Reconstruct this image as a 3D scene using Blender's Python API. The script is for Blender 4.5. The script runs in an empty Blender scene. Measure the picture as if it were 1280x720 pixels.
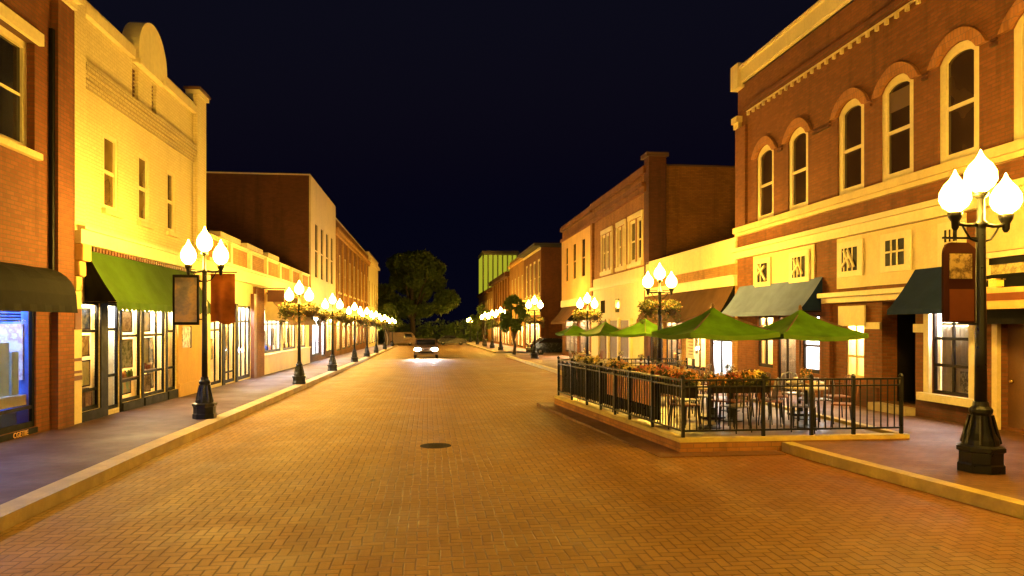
import bpy, math, random
from mathutils import Vector
rnd = random.Random(7)
S = bpy.context.scene
COL = S.collection
PI = math.pi
ORG = {}

def g(y):                       # the street falls gently away from the camera
    return 0.0 if y < 12 else -0.011 * (min(y, 112) - 12)

# ------------------------------------------------------------------ mesh builder
class MB:
    def __init__(s): s.v = []; s.f = []
    def quad(s, *ps):
        n = len(s.v); s.v += [tuple(p) for p in ps]; s.f.append(tuple(range(n, n + len(ps)))); return s
    def box(s, x0, x1, y0, y1, z0, z1):
        n = len(s.v)
        s.v += [(x0,y0,z0),(x1,y0,z0),(x1,y1,z0),(x0,y1,z0),(x0,y0,z1),(x1,y0,z1),(x1,y1,z1),(x0,y1,z1)]
        s.f += [tuple(n+i for i in q) for q in ((0,3,2,1),(4,5,6,7),(0,1,5,4),(1,2,6,5),(2,3,7,6),(3,0,4,7))]
        return s
    def obox(s, c, ax, ay, az):   # oriented box: centre, three half-axis vectors
        c, ax, ay, az = map(Vector, (c, ax, ay, az)); n = len(s.v)
        for k in (-1, 1):
            for i, j in ((-1,-1),(1,-1),(1,1),(-1,1)): s.v.append(tuple(c + ax*i + ay*j + az*k))
        s.f += [tuple(n+i for i in q) for q in ((0,3,2,1),(4,5,6,7),(0,1,5,4),(1,2,6,5),(2,3,7,6),(3,0,4,7))]
        return s
    def bar(s, a, b, w, h=None):  # square bar between two points
        a, b = Vector(a), Vector(b); d = (b - a); L = d.length; d.normalize()
        up = Vector((0,0,1)) if abs(d.z) < .95 else Vector((0,1,0))
        u = d.cross(up).normalized(); v = u.cross(d)
        return s.obox((a+b)/2, u*w/2, v*(h or w)/2, d*L/2)
    def prism(s, poly, a, b):     # poly = list of 3D points, extruded from offset a to offset b (vectors)
        a, b = Vector(a), Vector(b); n = len(s.v); k = len(poly)
        s.v += [tuple(Vector(p)+a) for p in poly] + [tuple(Vector(p)+b) for p in poly]
        s.f.append(tuple(range(n, n+k))); s.f.append(tuple(range(n+2*k-1, n+k-1, -1)))
        for i in range(k): j = (i+1) % k; s.f.append((n+i, n+k+i, n+k+j, n+j))
        return s
    def tube(s, pts, rs, n=8, cap=True):
        pts = [Vector(p) for p in pts]
        if not hasattr(rs, '__len__'): rs = [rs]*len(pts)
        base = len(s.v); ref = None
        for i, p in enumerate(pts):
            d = (pts[min(i+1, len(pts)-1)] - pts[max(i-1, 0)]).normalized()
            if ref is None: ref = Vector((1,0,0)) if abs(d.x) < .8 else Vector((0,1,0))
            u = (ref - d*ref.dot(d)).normalized(); v = d.cross(u); ref = u
            for k in range(n):
                a = 2*PI*k/n; s.v.append(tuple(p + (u*math.cos(a) + v*math.sin(a))*rs[i]))
        for i in range(len(pts)-1):
            for k in range(n):
                q = (k+1) % n; s.f.append((base+i*n+k, base+i*n+q, base+(i+1)*n+q, base+(i+1)*n+k))
        if cap:
            s.f.append(tuple(base+k for k in range(n))[::-1]); e = base+(len(pts)-1)*n
            s.f.append(tuple(e+k for k in range(n)))
        return s
    def lathe(s, prof, c=(0,0,0), n=16, sq=0.0, rot=0.0):   # prof: (r, z)
        base = len(s.v)
        for r, z in prof:
            for k in range(n):
                a = 2*PI*k/n + rot; s.v.append((c[0]+r*math.cos(a), c[1]+r*math.sin(a), c[2]+z))
        for i in range(len(prof)-1):
            for k in range(n):
                q = (k+1) % n; s.f.append((base+i*n+k, base+i*n+q, base+(i+1)*n+q, base+(i+1)*n+k))
        s.f.append(tuple(base+k for k in range(n))[::-1]); e = base+(len(prof)-1)*n
        s.f.append(tuple(e+k for k in range(n)))
        return s
    def leaves(s, blobs, n, size, rng=rnd, flat=0.0):   # leaf-sized faces spread through ellipsoids (cx,cy,cz,rx,ry,rz)
        tot = sum(b[3]*b[4]*b[5] for b in blobs)
        for b in blobs:
            for _ in range(max(3, int(n*b[3]*b[4]*b[5]/tot))):
                while True:
                    p = Vector((rng.uniform(-1,1), rng.uniform(-1,1), rng.uniform(-1,1)))
                    if p.length < 1: break
                if p.length > .01: p = p.normalized()*(p.length**.6)
                c = Vector((b[0]+p.x*b[3], b[1]+p.y*b[4], b[2]+p.z*b[5]))
                u = Vector((rng.gauss(0,1), rng.gauss(0,1), rng.gauss(0,1)*(1-flat))).normalized()
                w = u.orthogonal().normalized(); w.rotate(__import__('mathutils').Quaternion(u, rng.uniform(0, 6.28)))
                z = size*rng.uniform(.6, 1.4)
                t = u.cross(w)*.28*z
                s.quad(c - u*z, c + w*z*.45 + t, c + u*z, c - w*z*.45 + t)
        return s
    def build(s, name, mat, parent=None, smooth=False, bevel=0):
        me = bpy.data.meshes.new(name)
        o = Vector(ORG.get(parent.name, (0,0,0))) if parent else Vector((0,0,0))
        me.from_pydata([tuple(Vector(p)-o) for p in s.v], [], s.f); me.update()
        me.materials.append(mat)
        if smooth:
            for p in me.polygons: p.use_smooth = True
        ob = bpy.data.objects.new(name, me); COL.objects.link(ob)
        if parent: ob.parent = parent
        ORG[ob.name] = tuple(o)
        if bevel:
            m = ob.modifiers.new('bevel', 'BEVEL'); m.width = bevel; m.segments = 2; m.limit_method = 'ANGLE'
        return ob

def tag(o, label=None, cat=None, group=None, kind=None):
    if label: o['label'] = label
    if cat: o['category'] = cat
    if group: o['group'] = group
    if kind: o['kind'] = kind
    return o
def empty(name, loc, label=None, cat=None, group=None):
    o = bpy.data.objects.new(name, None); COL.objects.link(o); o.location = loc; o.empty_display_size = .2
    ORG[o.name] = tuple(loc); return tag(o, label, cat, group)
def copy_tree(o, parent=None):
    c = o.copy(); COL.objects.link(c)
    if parent: c.parent = parent
    for ch in [k for k in bpy.data.objects if k.parent == o]: copy_tree(ch, c)
    return c
def struct(mb, name, mat): return tag(mb.build(name, mat), kind='structure')

# ------------------------------------------------------------------ materials
class NT:
    def __init__(s, name):
        s.m = bpy.data.materials.new(name); s.m.use_nodes = True; s.t = s.m.node_tree; s.n = s.t.nodes; s.n.clear()
        s.out = s.n.new('ShaderNodeOutputMaterial')
    def new(s, t, **k):
        x = s.n.new('ShaderNode'+t)
        for a, v in k.items(): setattr(x, a, v)
        return x
    def link(s, a, b): s.t.links.new(a, b)
    def put(s, sock, v):
        if hasattr(v, 'is_linked') or hasattr(v, 'links'): s.link(v, sock)
        else: sock.default_value = v
    def m_(s, op, a, b=None, c=None):
        x = s.new('Math', operation=op); s.put(x.inputs[0], a)
        if b is not None: s.put(x.inputs[1], b)
        if c is not None: s.put(x.inputs[2], c)
        return x.outputs[0]
    def mix(s, f, a, b, blend='MIX'):
        x = s.new('Mix', data_type='RGBA', blend_type=blend); s.put(x.inputs[0], f)
        s.put(x.inputs[6], a if hasattr(a,'links') else (*a, 1) if len(a)==3 else a); s.put(x.inputs[7], b if hasattr(b,'links') else (*b, 1) if len(b)==3 else b)
        return x.outputs[2]
    def noise(s, vec, scale, detail=4, rough=.55):
        x = s.new('TexNoise'); s.link(vec, x.inputs['Vector']); x.inputs['Scale'].default_value = scale
        x.inputs['Detail'].default_value = detail; x.inputs['Roughness'].default_value = rough
        return x.outputs['Fac']
    def ramp(s, fac, *stops):
        x = s.new('ValToRGB'); e = x.color_ramp.elements
        while len(e) < len(stops): e.new(.5)
        for i, (p, c) in enumerate(stops): e[i].position = p; e[i].color = (*c, 1)
        s.link(fac, x.inputs[0]); return x.outputs[0]
    def rng(s, fac, a, b, c=0.0, d=1.0):
        x = s.new('MapRange'); s.link(fac, x.inputs[0])
        for i, v in enumerate((a, b, c, d)): x.inputs[i+1].default_value = v
        return x.outputs[0]
    def pos(s): return s.new('NewGeometry').outputs['Position']
    def principled(s, col, rough, metal=0.0, height=None, bump=.3, dist=.01, spec=.5):
        b = s.new('BsdfPrincipled'); s.put(b.inputs['Base Color'], col if hasattr(col,'links') else (*col, 1)); s.put(b.inputs['Roughness'], rough)
        b.inputs['Metallic'].default_value = metal; b.inputs['Specular IOR Level'].default_value = spec
        if height is not None:
            k = s.new('Bump'); k.inputs['Strength'].default_value = bump; k.inputs['Distance'].default_value = dist
            s.link(height, k.inputs['Height']); s.link(k.outputs[0], b.inputs['Normal'])
        s.link(b.outputs[0], s.out.inputs[0]); return s.m

def plain(name, col, rough=.6, metal=0.0, var=.25, scale=6.0, bump=.15, dist=.004, spec=.5):
    t = NT(name); p = t.pos(); n = t.noise(p, scale); n2 = t.noise(p, scale*9, 3)
    c = t.mix(t.rng(n, .3, .7), tuple(x*(1-var) for x in col), tuple(min(1, x*(1+var*.6)) for x in col))
    c = t.mix(t.rng(n2, .35, .65, 0, .35), c, tuple(x*.7 for x in col))
    if rough > .55:
        mp = t.new('Mapping'); mp.inputs['Scale'].default_value = (2.6, 2.6, .2); t.link(p, mp.inputs[0]); run = t.noise(mp.outputs[0], 1.1, 5, .6)
        c = t.mix(t.rng(run, .5, .75, 0, .28), c, tuple(x*.5 for x in col))
    r = t.rng(n, .3, .7, max(.03, rough-.1), min(1, rough+.1))
    return t.principled(c, r, metal, n2, bump, dist, spec)

def brick(name, c1, c2, mort, bw=.22, bh=.075, ms=.009, bump=.6, rough=.85, stain=.35, streak=(.02,.012,.008)):
    t = NT(name); p = t.pos(); s = t.new('SeparateXYZ'); t.link(p, s.inputs[0])
    u = t.m_('ADD', s.outputs[0], s.outputs[1]); v = t.new('CombineXYZ'); t.link(u, v.inputs[0]); t.link(s.outputs[2], v.inputs[1])
    b = t.new('TexBrick'); t.link(v.outputs[0], b.inputs['Vector'])
    b.inputs['Color1'].default_value = (*c1, 1); b.inputs['Color2'].default_value = (*c2, 1); b.inputs['Mortar'].default_value = (*mort, 1)
    b.inputs['Scale'].default_value = 1; b.inputs['Mortar Size'].default_value = ms; b.inputs['Mortar Smooth'].default_value = .3
    b.inputs['Brick Width'].default_value = bw; b.inputs['Row Height'].default_value = bh; b.inputs['Bias'].default_value = -.1
    n = t.noise(p, .55, 6, .65); n2 = t.noise(p, 14, 4)
    c = t.mix(t.rng(n, .42, .72, 0, stain), b.outputs['Color'], streak)
    c = t.mix(t.rng(n2, .3, .7, 0, .3), c, tuple(x*.55 for x in c1))
    mp = t.new('Mapping'); mp.inputs['Scale'].default_value = (2.2, 2.2, .18); t.link(p, mp.inputs[0]); run = t.noise(mp.outputs[0], 1.0, 5, .6)
    c = t.mix(t.rng(run, .5, .74, 0, stain*1.3), c, streak)
    h = t.m_('SUBTRACT', t.m_('MULTIPLY', n2, .4), b.outputs['Fac'])
    return t.principled(c, rough, 0, h, bump, .012, .3)

def herringbone(name, w, c1, c2, mort, patch, red=None):
    t = NT(name); p = t.pos(); s = t.new('SeparateXYZ'); t.link(p, s.inputs[0])
    wob = t.noise(p, 1.7, 2); wob2 = t.m_('MULTIPLY', t.m_('SUBTRACT', wob, .5), .05)
    x = t.m_('DIVIDE', t.m_('ADD', s.outputs[0], wob2), w); y = t.m_('DIVIDE', t.m_('ADD', s.outputs[1], wob2), w)
    i, j = t.m_('FLOOR', x), t.m_('FLOOR', y); fx, fy = t.m_('SUBTRACT', x, i), t.m_('SUBTRACT', y, j)
    m = t.m_('FLOORED_MODULO', t.m_('SUBTRACT', i, j), 4.0)
    e1 = t.m_('COMPARE', m, 1.0, .1); e2 = t.m_('COMPARE', m, 2.0, .1)
    V = t.m_('GREATER_THAN', m, 1.5); H = t.m_('SUBTRACT', 1.0, V)
    u = t.m_('ADD', fx, e1); v = t.m_('ADD', fy, e2)
    Lu = t.m_('ADD', H, 1.0); Lv = t.m_('ADD', V, 1.0)
    d = t.m_('MINIMUM', t.m_('MINIMUM', u, t.m_('SUBTRACT', Lu, u)), t.m_('MINIMUM', v, t.m_('SUBTRACT', Lv, v)))
    face = t.rng(d, .02, .11)
    cid = t.new('CombineXYZ'); t.link(t.m_('SUBTRACT', i, e1), cid.inputs[0]); t.link(t.m_('SUBTRACT', j, e2), cid.inputs[1])
    wn = t.new('TexWhiteNoise', noise_dimensions='2D'); t.link(cid.outputs[0], wn.inputs['Vector'])
    big = t.noise(p, .23, 5, .6); mid = t.noise(p, 1.1, 5, .65); fine = t.noise(p, 40, 3)
    c = t.mix(wn.outputs['Value'], c1, c2)
    c = t.mix(t.rng(mid, .35, .75, 0, .55), c, patch)
    c = t.mix(t.rng(big, .45, .7, 0, .5), c, tuple(k*.55 for k in c1))
    c = t.mix(t.rng(fine, .35, .7, 0, .3), c, tuple(k*.5 for k in c1))
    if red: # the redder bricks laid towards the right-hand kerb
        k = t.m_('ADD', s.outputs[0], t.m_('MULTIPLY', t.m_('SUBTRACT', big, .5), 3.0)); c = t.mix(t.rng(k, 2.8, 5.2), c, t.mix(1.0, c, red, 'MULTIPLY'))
    c = t.mix(face, mort, c)
    h = t.m_('ADD', t.m_('MULTIPLY', face, 1.0), t.m_('ADD', t.m_('MULTIPLY', fine, .18), t.m_('MULTIPLY', wn.outputs['Value'], .35)))
    mp = t.new('Mapping'); mp.inputs['Scale'].default_value = (2.4, .06, 1); t.link(p, mp.inputs[0]); track = t.noise(mp.outputs[0], .8, 4, .6)
    c = t.mix(t.rng(track, .5, .68, 0, .38), c, tuple(k*.45 for k in c1))
    spot = t.noise(p, 3.1, 2, .5); c = t.mix(t.rng(spot, .70, .76, 0, .6), c, (.03,.017,.008))
    r = t.rng(mid, .3, .7, .56, .84)
    return t.principled(c, r, 0, h, .75, .011, .35)

def pavers(name, c1, c2, mort, bw=.2, bh=.1):
    t = NT(name); p = t.pos(); b = t.new('TexBrick'); t.link(p, b.inputs['Vector'])
    b.inputs['Color1'].default_value = (*c1, 1); b.inputs['Color2'].default_value = (*c2, 1); b.inputs['Mortar'].default_value = (*mort, 1)
    b.inputs['Scale'].default_value = 1; b.inputs['Mortar Size'].default_value = .008; b.inputs['Brick Width'].default_value = bw; b.inputs['Row Height'].default_value = bh
    b.inputs['Mortar Smooth'].default_value = .4
    n = t.noise(p, .7, 6, .65); n2 = t.noise(p, 25, 3)
    c = t.mix(t.rng(n, .38, .7, 0, .6), b.outputs['Color'], tuple(x*.45 for x in c1)); c = t.mix(t.rng(n2, .35, .7, 0, .3), c, tuple(x*.5 for x in c1))
    h = t.m_('SUBTRACT', t.m_('MULTIPLY', n2, .4), b.outputs['Fac'])
    return t.principled(c, t.rng(n, .3, .7, .5, .8), 0, h, .45, .008, .4)

def emit(name, col, st, tex=None):
    t = NT(name); e = t.new('Emission'); e.inputs[0].default_value = (*col, 1); e.inputs[1].default_value = st
    t.link(e.outputs[0], t.out.inputs[0]); return t.m
def glass_clear(name, tint=(.97,.98,1)):
    t = NT(name); a = t.new('BsdfTransparent'); a.inputs[0].default_value = (*tint, 1); b = t.new('BsdfGlossy'); b.inputs['Roughness'].default_value = .02
    f = t.new('Fresnel'); f.inputs[0].default_value = 1.5; m = t.new('MixShader'); t.link(f.outputs[0], m.inputs[0]); t.link(a.outputs[0], m.inputs[1]); t.link(b.outputs[0], m.inputs[2])
    t.link(m.outputs[0], t.out.inputs[0]); return t.m
def glass_dark(name, col=(.012,.011,.012), rough=.06):
    t = NT(name); p = t.pos(); n = t.noise(p, 1.3, 2); c = t.mix(t.rng(n, .45, .65), col, tuple(x*1.5+.003 for x in col))
    return t.principled(c, rough, 0, n, .05, .02, .6)
def picture(name, seed, cols, scale=3.0):
    t = NT(name); p = t.pos(); a = t.new('VectorMath', operation='ADD'); t.link(p, a.inputs[0]); a.inputs[1].default_value = (seed*7.3, seed*3.1, seed*5.7)
    n = t.noise(a.outputs[0], scale, 5, .65); k = len(cols)
    c = t.ramp(n, *[(.3+.42*i/(k-1), cc) for i, cc in enumerate(cols)])
    return t.principled(c, .45, 0, None)
def leafmat(name, c1, c2):
    t = NT(name); p = t.pos(); n = t.noise(p, .9, 4); n2 = t.noise(p, 11, 2)
    c = t.mix(t.rng(n, .35, .65), c1, c2); c = t.mix(t.rng(n2, .3, .7, 0, .5), c, tuple(x*.5 for x in c1))
    b = t.new('BsdfPrincipled'); t.link(c, b.inputs['Base Color']); b.inputs['Roughness'].default_value = .55
    tr = t.new('BsdfTranslucent'); t.link(c, tr.inputs[0]); m = t.new('MixShader'); m.inputs[0].default_value = .3
    t.link(b.outputs[0], m.inputs[1]); t.link(tr.outputs[0], m.inputs[2]); t.link(m.outputs[0], t.out.inputs[0]); return t.m
def fabric(name, col, var=.15, rough=.85, spec=.08):
    t = NT(name); p = t.pos(); n = t.noise(p, 2.2, 4); n2 = t.noise(p, 90, 2)
    c = t.mix(t.rng(n, .3, .7), tuple(x*(1-var) for x in col), tuple(x*(1+var) for x in col))
    h = t.m_('ADD', n, t.m_('MULTIPLY', n2, .1))
    return t.principled(c, rough, 0, h, .25, .05, spec)

LAMP = (1.0, .57, .07)
M = dict(
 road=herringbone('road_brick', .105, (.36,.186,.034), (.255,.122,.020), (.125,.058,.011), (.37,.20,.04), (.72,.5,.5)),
 road_r=herringbone('parking_lane_brick', .105, (.27,.10,.020), (.165,.053,.012), (.07,.026,.008), (.27,.105,.024)),
 walk_l=pavers('pavement_brick_plum', (.078,.026,.028), (.05,.017,.021), (.06,.04,.035)),
 walk_r=pavers('pavement_brick_red', (.19,.075,.025), (.13,.047,.016), (.08,.045,.03)),
 kerb=plain('kerb_concrete', (.50,.38,.18), .85, var=.3, scale=2.2, bump=.4),
 kerb_y=plain('kerb_painted', (.48,.36,.09), .7, var=.35, scale=3.0, bump=.4),
 soldier=pavers('soldier_course', (.37,.20,.04), (.30,.155,.03), (.15,.075,.018), .1, .22),
 ground=plain('ground_dark', (.05,.045,.03), .95),
 lawn=plain('lawn', (.05,.07,.02), .95, scale=1.5, bump=.8, dist=.05),
 brick_red=brick('red_brick', (.21,.066,.024), (.15,.045,.018), (.12,.06,.03)),
 brick_rb=brick('orange_red_brick', (.25,.085,.028), (.165,.054,.018), (.165,.08,.036), ms=.011, bump=.9),
 brick_dark=brick('dark_brick', (.13,.042,.024), (.09,.03,.018), (.08,.04,.025)),
 brick_or=brick('orange_brick', (.5,.25,.075), (.38,.18,.05), (.28,.17,.08)),
 brick_br=brick('brown_brick', (.38,.155,.036), (.27,.10,.024), (.2,.10,.035)),
 brick_hood=brick('arch_brick', (.46,.19,.07), (.38,.15,.05), (.26,.14,.08), .09, .2),
 brick_cream=brick('painted_cream_brick', (.74,.63,.36), (.68,.57,.32), (.56,.46,.25), bump=.6, stain=.2, streak=(.4,.3,.15)),
 brick_corbel=brick('cream_corbel_brick', (.60,.50,.29), (.55,.45,.25), (.3,.23,.12), .2, .08, .014, bump=1.0, stain=.15, streak=(.3,.2,.1)),
 stucco_y=plain('yellow_stucco', (.74,.64,.37), .85, var=.08, scale=.8, bump=.25),
 stucco_p=plain('pale_stucco', (.60,.48,.32), .85, var=.1, scale=.8),
 stucco_o=plain('orange_stucco', (.62,.37,.12), .85, var=.15, scale=1.2),
 cream=plain('cream_paint', (.72,.61,.36), .6, var=.1, scale=1.5),
 cream2=plain('cream_paint_aged', (.66,.52,.26), .65, var=.18, scale=2.5, bump=.3),
 white=plain('white_paint', (.78,.74,.62), .5, var=.08),
 redbrown=plain('oxblood_paint', (.12,.035,.02), .6),
 brown=plain('brown_paint', (.10,.05,.025), .6),
 wood=plain('varnished_wood', (.13,.06,.025), .45, scale=3),
 black=plain('black_iron', (.010,.010,.010), .36, 0, bump=.25, scale=12, spec=.3),
 frame_dk=plain('dark_frame', (.022,.015,.011), .6, spec=.12),
 frame_bk=plain('black_frame', (.008,.007,.007), .6, spec=.1),
 roof=plain('roof_felt', (.03,.028,.026), .9),
 coping=plain('coping_stone', (.45,.36,.24), .85),
 glass=glass_clear('shop_glass'), gdark=glass_dark('night_glass'), golive=glass_dark('night_glass_olive', (.10,.065,.016), .12), gdark2=glass_dark('night_glass_warm', (.03,.016,.008)),
 awn_green=fabric('green_canvas', (.042,.085,.008)), awn_black=fabric('black_canvas', (.006,.005,.005)), awn_side=fabric('dark_canvas', (.005,.005,.006)),
 awn_grey=fabric('grey_blue_canvas', (.12,.17,.40)), awn_navy=fabric('navy_canvas', (.010,.022,.075)), awn_brown=fabric('brown_canvas', (.09,.045,.022)),
 awn_cream=fabric('cream_canvas', (.6,.5,.35)), umb=fabric('lime_green_canvas', (.068,.16,.009), .35), umb_dk=fabric('dark_green_canvas', (.07,.13,.012)),
 tan=fabric('tan_cloth', (.58,.3,.15)), blackcloth=fabric('black_cloth', (.012,.011,.012)), maroon=fabric('maroon_cloth', (.05,.016,.012)), orangecloth=fabric('orange_cloth', (.26,.08,.016), .5), rust=fabric('rust_cloth', (.16,.05,.02)),

 lit_warm=emit('shop_light_warm', (1,.78,.42), 60), lit_white=emit('shop_light_white', (.92,.95,1), 55), lit_blue=emit('shop_light_blue', (.38,.6,1), 12),
 lit_dim=emit('shop_light_dim', (1,.7,.3), 8),
 glow_green=emit('tower_glow_strip', (.62,.62,.03), .13), lit_far=emit('lit_far_window', (1,.75,.3), 1.6),  # the green one glows in place of floodlight on the tower wall
 head=emit('headlight', (.86,.92,1), 170),
 shop_wall=plain('shop_plaster', (.62,.47,.22), .8, var=.35, scale=2.6), shop_white=plain('shop_white', (.72,.72,.70), .8), shop_blue=plain('shop_blue_wall', (.05,.16,.55), .7), shop_dk=plain('shop_dark_wall', (.12,.08,.05), .8, var=.5),
 curtain=fabric('pale_curtain', (.62,.54,.4), .2),
 leaf=leafmat('tree_leaf', (.07,.12,.022), (.11,.16,.03)), leaf2=leafmat('basket_leaf', (.09,.11,.025), (.13,.11,.035)), bark=plain('bark', (.07,.05,.035), .95, scale=8, bump=.8, dist=.03),
 fl_red=plain('red_petal', (.42,.085,.03), .6), fl_or=plain('orange_petal', (.6,.28,.06), .6), fl_ye=plain('yellow_petal', (.75,.55,.12), .6), fl_wh=plain('white_petal', (.8,.74,.6), .6),
 terracotta=plain('terracotta', (.3,.12,.05), .8), steel=plain('brushed_metal', (.3,.28,.26), .35, .9),
 tabletop=plain('pale_tabletop', (.6,.5,.35), .4), chair_r=plain('red_brown_chair', (.18,.06,.025), .5), chair_d=plain('dark_chair', (.04,.025,.018), .5),
 brass=plain('brass', (.6,.4,.12), .3, .9), carpaint=plain('dark_car_paint', (.02,.022,.03), .25), carpaint3=plain('champagne_paint', (.09,.05,.022), .55), carpaint2=plain('pale_car_paint', (.26,.16,.09), .5), manhole=plain('worn_cast_iron', (.022,.014,.009), .85, spec=.1), tyre=plain('tyre', (.015,.015,.015), .9), chrome=plain('alloy', (.4,.4,.42), .3, .9),
 tail=plain('tail_lens', (.3,.01,.01), .3),
)

def globe_mat():   # frosted acorn globe, bright at the bulb; its dim orange rim stands in for glow
    t = NT('lit_globe'); lw = t.new('LayerWeight'); lw.inputs[0].default_value = .5
    e = t.new('Emission'); t.link(t.mix(t.rng(lw.outputs['Facing'], .4, .85), LAMP, (1,.42,.03)), e.inputs[0]); t.link(t.rng(lw.outputs['Facing'], .2, .86, 112, .22), e.inputs[1])
    t.link(e.outputs[0], t.out.inputs[0]); return t.m
M['globe'] = globe_mat()
# ------------------------------------------------------------------ facade helpers (X = wall plane, s = +1 faces +x, -1 faces -x; d = distance out of the wall)
class Fac:
    def __init__(f, name, label, cat, X, s, y0, y1, ztop, wall_mat, depth=10, group=None):
        f.X, f.s, f.y0, f.y1, f.zt, f.depth = X, s, y0, y1, ztop, depth
        f.z0 = g(y1) - .3; f.wm = M[wall_mat]
        f.root = empty(name, (X, (y0+y1)/2, g((y0+y1)/2)), label, cat, group)
        f.holes = []; f.extra = MB()
    def x(f, d): return f.X + f.s*d
    def b(f, mb, y0, y1, z0, z1, d0, d1):
        xs = sorted((f.x(d0), f.x(d1))); return mb.box(xs[0], xs[1], min(y0,y1), max(y0,y1), z0, z1)
    def part(f, name, mat, *boxes, parent=None, bevel=0, label=None):
        mb = MB()
        for q in boxes: f.b(mb, *q)
        o = mb.build(name, M[mat], parent or f.root, bevel=bevel)
        if label: o['label'] = label
        return o
    def parts(f, name, mat, *boxes, parent=None, bevel=0):
        for q in boxes: f.part(name, mat, q, parent=parent, bevel=bevel)
    def q(f, mb, *pts): mb.quad(*[(f.x(d), y, z) for y, z, d in pts])
    def hole(f, y0, y1, z0, z1, th=.38): f.holes.append((y0, y1, z0, z1, th))
    def finish(f, coping='coping', cop=.08):
        mb = f.extra
        ys = sorted({f.y0, f.y1, *[h[0] for h in f.holes], *[h[1] for h in f.holes]}); zs = sorted({f.z0, f.zt, *[h[2] for h in f.holes], *[h[3] for h in f.holes]})
        for a, b in zip(ys, ys[1:]):
            for c, d in zip(zs, zs[1:]):
                if not any(h[0] <= a+1e-6 and h[1] >= b-1e-6 and h[2] <= c+1e-6 and h[3] >= d-1e-6 for h in f.holes):
                    f.q(mb, (a,c,0),(b,c,0),(b,d,0),(a,d,0))
        for a, b, c, d, th in f.holes:
            f.q(mb, (a,c,0),(a,d,0),(a,d,-th),(a,c,-th)); f.q(mb, (b,c,0),(b,d,0),(b,d,-th),(b,c,-th))
            f.q(mb, (a,d,0),(b,d,0),(b,d,-th),(a,d,-th)); f.q(mb, (a,c,0),(b,c,0),(b,c,-th),(a,c,-th))
        D = -f.depth
        for y in (f.y0, f.y1): f.q(mb, (y,f.z0,0),(y,f.zt,0),(y,f.zt,D),(y,f.z0,D))
        f.q(mb, (f.y0,f.z0,D),(f.y1,f.z0,D),(f.y1,f.zt,D),(f.y0,f.zt,D))
        w = mb.build('wall', f.wm, f.root)
        f.part('roof', 'roof', (f.y0+.05, f.y1-.05, f.zt-.6, f.zt-.45, -.4, D+.1), parent=w)
        mc = MB()
        f.b(mc, f.y0-.05, f.y1+.05, f.zt, f.zt+cop, .06, -.32)
        f.b(mc, f.y0-.05, f.y0+.3, f.zt, f.zt+cop, -.32, D); f.b(mc, f.y1-.3, f.y1+.05, f.zt, f.zt+cop, -.32, D)
        mc.build('coping', M[coping], w)
        # inner faces of the parapet so the rim has thickness
        return w
    def window(f, y0, y1, z0, z1, frame='cream', pane='gdark', fw=.09, mid=True, arch=0.0, vert=0, sill=True, rec=.03, surround=None, bars=()):
        zs = z1 - arch; n = 10
        def arc(off=0.0, rise=None):
            r_ = arch if rise is None else rise; pts = []
            for i in range(n+1):
                t = i/n; y = (y0-off) + (y1-y0+2*off)*t; pts.append((y, zs + (r_+off)*(1-(2*t-1)**2)**.78 if arch else zs))
            return pts
        f.hole(y0, y1, z0, z1)
        glass = MB(); d = -rec-.04
        if arch:
            A = arc()
            for (ya, za), (yb, zb) in zip(A, A[1:]):
                f.q(f.extra, (ya,za,0),(yb,zb,0),(yb,z1,0),(ya,z1,0)); f.q(f.extra, (ya,za,0),(yb,zb,0),(yb,zb,-.36),(ya,za,-.36))
                f.q(glass, (ya,z0,d),(yb,z0,d),(yb,zb,d),(ya,za,d))
        else: f.q(glass, (y0,z0,d),(y1,z0,d),(y1,z1,d),(y0,z1,d))
        w = glass.build('window', M[pane], f.root)
        fr = MB(); a0, a1 = -rec-.07, -rec+.01
        f.b(fr, y0, y0+fw, z0+fw, zs, a0, a1); f.b(fr, y1-fw, y1, z0+fw, zs, a0, a1); f.b(fr, y0, y1, z0, z0+fw, a0, a1)
        if arch:
            O, I = arc(), [(y0+fw+(y1-y0-2*fw)*i/n, zs+max(0,(arch-fw))*(1-(2*i/n-1)**2)**.78) for i in range(n+1)]
            for k in range(n):
                P = [O[k], O[k+1], I[k+1], I[k]]
                fr.prism([(f.x(a0), y, z) for y, z in P], (0,0,0), (f.s*(a1-a0), 0, 0))
        else: f.b(fr, y0+fw, y1-fw, z1-fw, z1, a0, a1)
        if mid: zm = z0 + (zs+arch*.6-z0)*.5; f.b(fr, y0+fw, y1-fw, zm-.04, zm+.04, a0+.01, a1-.02)
        for k in range(vert): ym = y0 + (y1-y0)*(k+1)/(vert+1); f.b(fr, ym-.025, ym+.025, z0+fw, zs-.002 if arch else z1-fw, a0+.015, a1-.03)
        for zb in bars: f.b(fr, y0+fw, y1-fw, zb-.025, zb+.025, a0+.02, a1-.035)
        fr.build('frame', M[frame], w)
        if sill: f.part('sill', 'cream2' if frame != 'white' else 'white', (y0-.1, y1+.1, z0-.12, z0-.004, -.1, .1), parent=w, bevel=.01)
        return w
    def hood(f, y0, y1, zs, rise, off=.0, wd=.25, d=.08, mat='brick_hood', n=12, label=None):
        mb = MB()
        def P(o, t): return (y0-o)+(y1-y0+2*o)*t, zs+(rise+o)*(1-(2*t-1)**2)**.78
        for i in range(n):
            q = [P(off,i/n), P(off,(i+1)/n), P(off+wd,(i+1)/n), P(off+wd,i/n)]
            mb.prism([(f.x(.0), y, z) for y, z in q], (0,0,0), (f.s*d,0,0))
        return mb.build('arch_hood', M[mat], f.root)
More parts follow.
